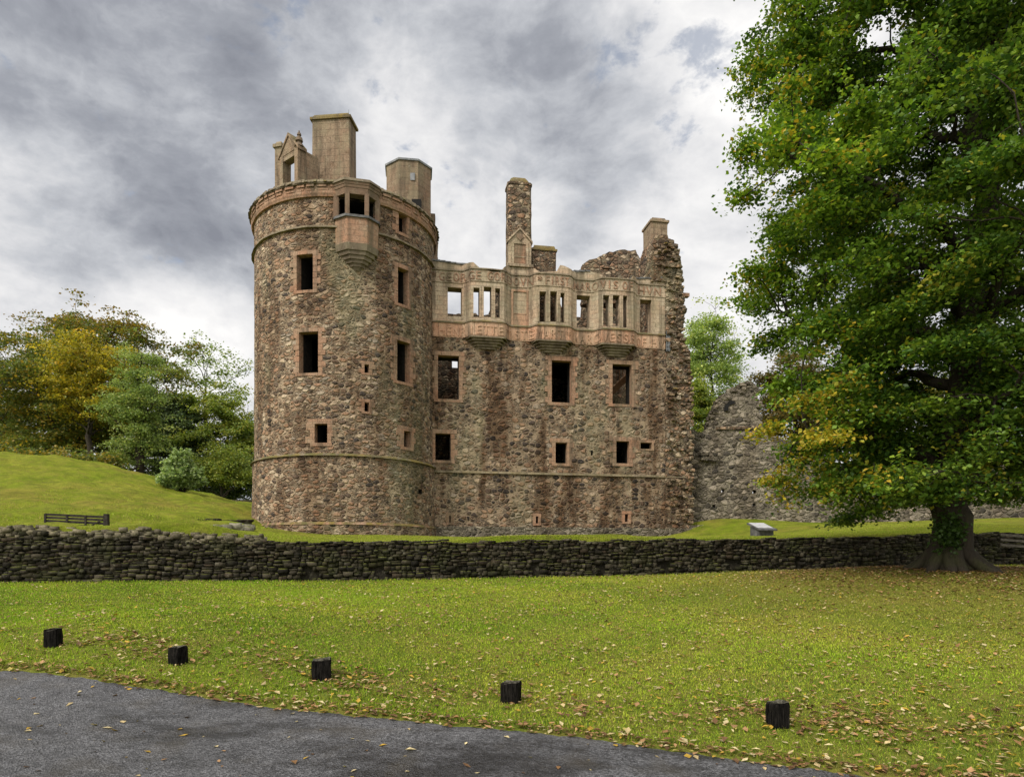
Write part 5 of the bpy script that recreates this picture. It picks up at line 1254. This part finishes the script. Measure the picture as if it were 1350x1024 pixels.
bg_tree(-25, 62, 402, 70, 560, 'bare twiggy grey tree at the far left edge', DK, 7, 900, 0.22, group=GRP, twigs=700, bare=0.9, shell=0.3, tr=0.4)
bg_tree(12, 78, 535, 90, 640, 'low yellowish bushy tree at the left edge behind the mound', YG, 8, 20000, 0.32, group=GRP, twigs=500)
bg_tree(938, 78, 402, 98, 570, 'light green round tree rising behind the right corner of the castle', [[tuple(min(x * 1.25, .6) for x in c) for c in LG[0]], LG[1]], 9, 24000, 0.26, twigs=800, lobes=0.32, group='trees behind the ruin', spread=(0.5, 0.25))
bg_tree(925, 72, 500, 44, 620, 'dense green lower tree between castle corner and broken ruin peak', YG, 16, 12000, 0.30, twigs=300, tr=0.2, group='trees behind the ruin')
BR = ([(0.13, 0.10, 0.035), (0.17, 0.125, 0.035), (0.08, 0.085, 0.025), (0.10, 0.11, 0.03)], [2, 2, 2, 1])
bg_tree(1050, 62, 452, 120, 620, 'brownish green tree behind the ruin, left of the huge tree', BR, 10, 34000, 0.23, twigs=800, lobes=0.35, group='trees behind the ruin')
bg_tree(1200, 70, 480, 170, 660, 'dark green tree mostly hidden behind the huge tree', DK, 12, 30000, 0.34, twigs=700, group='trees behind the ruin')
# undergrowth along the back of the mound
def hedge(px0, px1, Y, top, bot, label, palette, seed, n):
    g = np.random.default_rng(seed); px = g.uniform(px0, px1, 260); x = (px - CX) / FP * Y; zb_ = EYE + (HZ - bot) / FP * Y; zt_ = EYE + (HZ - top) / FP * Y
    b_ = np.array([x.mean(), Y, zb_]); z = g.uniform(zb_, zt_, 260) * 1.0; tp = np.stack([x - b_[0], g.normal(0, 1.2, 260), z - zb_], 1)
    return tree('hedge', label, 'hedge', b_, zt_ - zb_, lambda g_, k: tp, 12, 60, 260, n, 0.24, palette, seed, 0.12, 0.5, spread=(0.45, 0.3), flare=1.0)
hedge(30, 150, 55.5, 598, 640, 'dark low hedge behind the crest of the mound under the beech', DK, 51, 16000)
hedge(230, 345, 68, 610, 655, 'dark undergrowth below the trees left of the tower', BG, 52, 20000)
# the round bush on the mound: many arching stems
def bush(px, py, Y, wpx, hpx, label):
    b_ = P3(px, py, Y); g = np.random.default_rng(77); b0 = np.array([b_[0], Y, gz(b_[0], Y) - 0.1]); R = wpx / 2 / FP * Y; Hh = hpx / FP * Y; ch = []; pos = []
    for k in range(120):
        a = g.uniform(0, 2 * np.pi); e = g.uniform(0.1, 1.0) ** 0.7; tip = b0 + np.array([math.cos(a) * R * e, math.sin(a) * R * e * 0.9, Hh * (1.12 - 0.72 * e * e) * g.uniform(.65, 1.2)])
        p, r_ = curve(b0, tip, 0.06, 0.03, 0.008, 8, g); ch.append((p, r_)); t = g.uniform(0.3, 1, 75); i = np.clip((t * 7).astype(int), 0, 6); f = (t * 7 - i)[:, None]; pos.append(p[i] * (1 - f) + p[i + 1] * f + g.normal(0, .10, (75, 3)))
    pos = np.concatenate(pos); root = empty('bush', tuple(b0), label, 'bush'); V, F = tubes(ch, 4); np_mesh('stems', V - b0, F, M['bark'], parent=root)
    pal = np.array([(0.16, 0.24, 0.085), (0.24, 0.33, 0.12), (0.34, 0.42, 0.19)]); C = pal[g.integers(0, 3, len(pos))] * g.uniform(.8, 1.2, (len(pos), 1))
    V, F, CC = leaves_mesh(pos, 0.26 * g.uniform(.7, 1.3, len(pos)), C, g, 0.4, 0.3); np_mesh('foliage', V - b0, F, M['leaf'], CC, parent=root)
bush(240, 648, 49.5, 64, 46, 'round dark green bush with arching stems on the slope of the mound')
# ivy sprig on the trunk of the big tree
g = np.random.default_rng(3); pos = np.stack([TX - 0.30 + g.normal(0, .17, 900), TY - 0.46 + g.normal(0, .10, 900), bigb[2] + 1.05 + g.normal(0, .22, 900)], 1)
V, F, CC = leaves_mesh(pos, 0.10 * g.uniform(.7, 1.3, 900), np.array([(0.04, 0.08, 0.015)]) * g.uniform(.7, 1.5, (900, 1)), g, 0.2, 0.6)
np_mesh('shoots', V - np.array(bigb), F, M['leaf'], CC, parent=big)

# ------------------------------------------------------------------ bollards
def bollard(px, py, Y, w, h, rot, label, seed):
    rr = random.Random(seed); x, y = (px - CX) / FP * Y, Y; z0 = gz(x, y); m = MB(); c, s = math.cos(rot), math.sin(rot); rings = []
    for (z, k) in ((-0.15, 1.0), (0.0, 1.0), (h * .5, 1.01), (h * .88, 1.0), (h * .97, 0.95), (h, 0.86)):
        e = w / 2 * k; ch = 0.16 * e; pts = []
        for a, b_ in ((-e + ch, -e), (0, -e), (e - ch, -e), (e, -e + ch), (e, 0), (e, e - ch), (e - ch, e), (0, e), (-e + ch, e), (-e, e - ch), (-e, 0), (-e, -e + ch)):
            a += rr.uniform(-.006, .006); b_ += rr.uniform(-.006, .006); zz2 = z + (rr.uniform(-.008, .008) if z > 0 else 0) + 0.06 * h * (a / w) * (rr.random() < 2) * (z > h * .6)
            pts.append((x + a * c - b_ * s, y + a * s + b_ * c, z0 + zz2))
        rings.append(pts)
    loft(m, rings); o = m.build('bollard', M['post'], None, (x, y, z0)); return tag(o, label, 'bollard', 'black timber stumps along the road verge')
bollard(70, 853, 9.4, 0.175, 0.245, R_(8), 'black square timber stump farthest left on the verge', 1)
bollard(234.5, 873, 8.65, 0.175, 0.215, R_(-20), 'black timber stump second from left on the verge, lowest and tilted', 2)
bollard(424, 896, 8.3, 0.225, 0.235, R_(14), 'middle black timber stump of the five along the road verge', 3)
bollard(673.5, 922, 8.0, 0.21, 0.235, R_(-14), 'black timber stump second from right, below the middle of the castle', 4)
bollard(1025.5, 958, 7.26, 0.18, 0.26, R_(16), 'tallest nearest black timber stump at the right of the verge', 5)

# ------------------------------------------------------------------ field gate, rail fence, information board
gY = 26.0; gL = Loc(((60 - CX) / FP * gY, gY), R_(2)); sx1 = (140 - 60) / FP * gY
gzv = lambda py: EYE + (HZ - py) / FP * gY
root = empty('field_gate', (gL.o[0] + sx1 / 2, gY, gzv(706)), 'dark wooden five-bar gate standing behind the left end of the garden wall', 'gate'); og = tuple(root.location)
for k, py in enumerate((677.8, 681.8, 686.2, 691, 696.5)):
    m = MB(); z = gzv(py); t0, t1 = 0.0, sx1 - 0.12; q = 0.045
    loft(m, [[gL(t0, -0.03, z - q), gL(t0, 0.03, z - q), gL(t0, 0.03, z + q), gL(t0, -0.03, z + q)], [gL(t1, -0.03, z - q - 0.10), gL(t1, 0.03, z - q - 0.10), gL(t1, 0.03, z + q - 0.10), gL(t1, -0.03, z + q - 0.10)]]); m.build('rail', M['oldwood'], root, og)
for t_ in (0.02, sx1 * 0.36, sx1 * 0.66):
    m = MB(); boxy(m, gL, t_ - 0.035, t_ + 0.035, 0.032, 0.075, gzv(700), gzv(677 + 3 * t_ / sx1)); m.build('upright', M['oldwood'], root, og)
m = MB(); loft(m, [[gL(sx1 * .62, 0.035, gzv(698)), gL(sx1 * .66, 0.035, gzv(698)), gL(sx1 * .66, 0.07, gzv(698)), gL(sx1 * .62, 0.07, gzv(698))], [gL(sx1 * .93, 0.035, gzv(684)), gL(sx1 * .96, 0.035, gzv(684)), gL(sx1 * .96, 0.07, gzv(684)), gL(sx1 * .93, 0.07, gzv(684))]]); m.build('brace', M['oldwood'], root, og)
m = MB(); boxy(m, gL, sx1 - 0.12, sx1 + 0.05, -0.09, 0.09, gzv(712), gzv(677), 0.01); m.build('gate_post', M['oldwood'], root, og)
fY = 24.3; fL_ = Loc(((1320 - CX) / FP * fY, fY), R_(-3)); fzv = lambda py: EYE + (HZ - py) / FP * fY
root = empty('rail_fence', (fL_.o[0] + 1.5, fY, fzv(745)), 'dark wooden rail fence at the right end of the stone wall', 'fence'); og = tuple(root.location)
for k, py in enumerate((704.5, 711, 718)):
    m = MB(); z = fzv(py); loft(m, [[fL_(0, -.03, z - .04), fL_(0, .03, z - .04), fL_(0, .03, z + .04), fL_(0, -.03, z + .04)], [fL_(3.4, -.03, z - .32), fL_(3.4, .03, z - .32), fL_(3.4, .03, z - .24), fL_(3.4, -.03, z - .24)]]); m.build('rail', M['greywood'], root, og)
for t_ in (1.6, 3.3):
    m = MB(); boxy(m, fL_, t_ - .06, t_ + .06, -.14, -.03, fzv(750), fzv(702) - 0.08 * t_); m.build('fence_post', M['greywood'], root, og)
iY = 26.5; ix = (1004.5 - CX) / FP * iY; iz = gz(ix, iY); w_ = 24 / FP * iY / 2
iL = Loc((ix, iY), R_(14))
root = empty('information_board', (ix, iY, iz), 'low slanted information panel on a low dark block, on the grass right of the castle', 'sign'); og = tuple(root.location)
m = MB(); loft(m, [[iL(-w_ * .9, .28, iz - .1), iL(-w_ * .9, -.30, iz - .1), iL(w_ * .9, -.30, iz - .1), iL(w_ * .9, .28, iz - .1)], [iL(-w_ * .9, .28, iz + .20), iL(-w_ * .9, -.30, iz + .42), iL(w_ * .9, -.30, iz + .42), iL(w_ * .9, .28, iz + .20)]]); m.build('stone_base', M['lead'], root, og)
def pan(z0, e, nn0=.40, nn1=-.40): return [iL(-w_ - e, nn1 - e, z0 + .50), iL(w_ + e, nn1 - e, z0 + .50), iL(w_ + e, nn0 + e, z0 + .22), iL(-w_ - e, nn0 + e, z0 + .22)][::-1]
m = MB(); loft(m, [pan(iz - .03, .03), pan(iz + .03, .03)]); m.build('panel_frame', M['lead'], root, og)
m = MB(); loft(m, [pan(iz + .025, -.02), pan(iz + .04, -.02)]); m.build('panel', M['panel'], root, og)
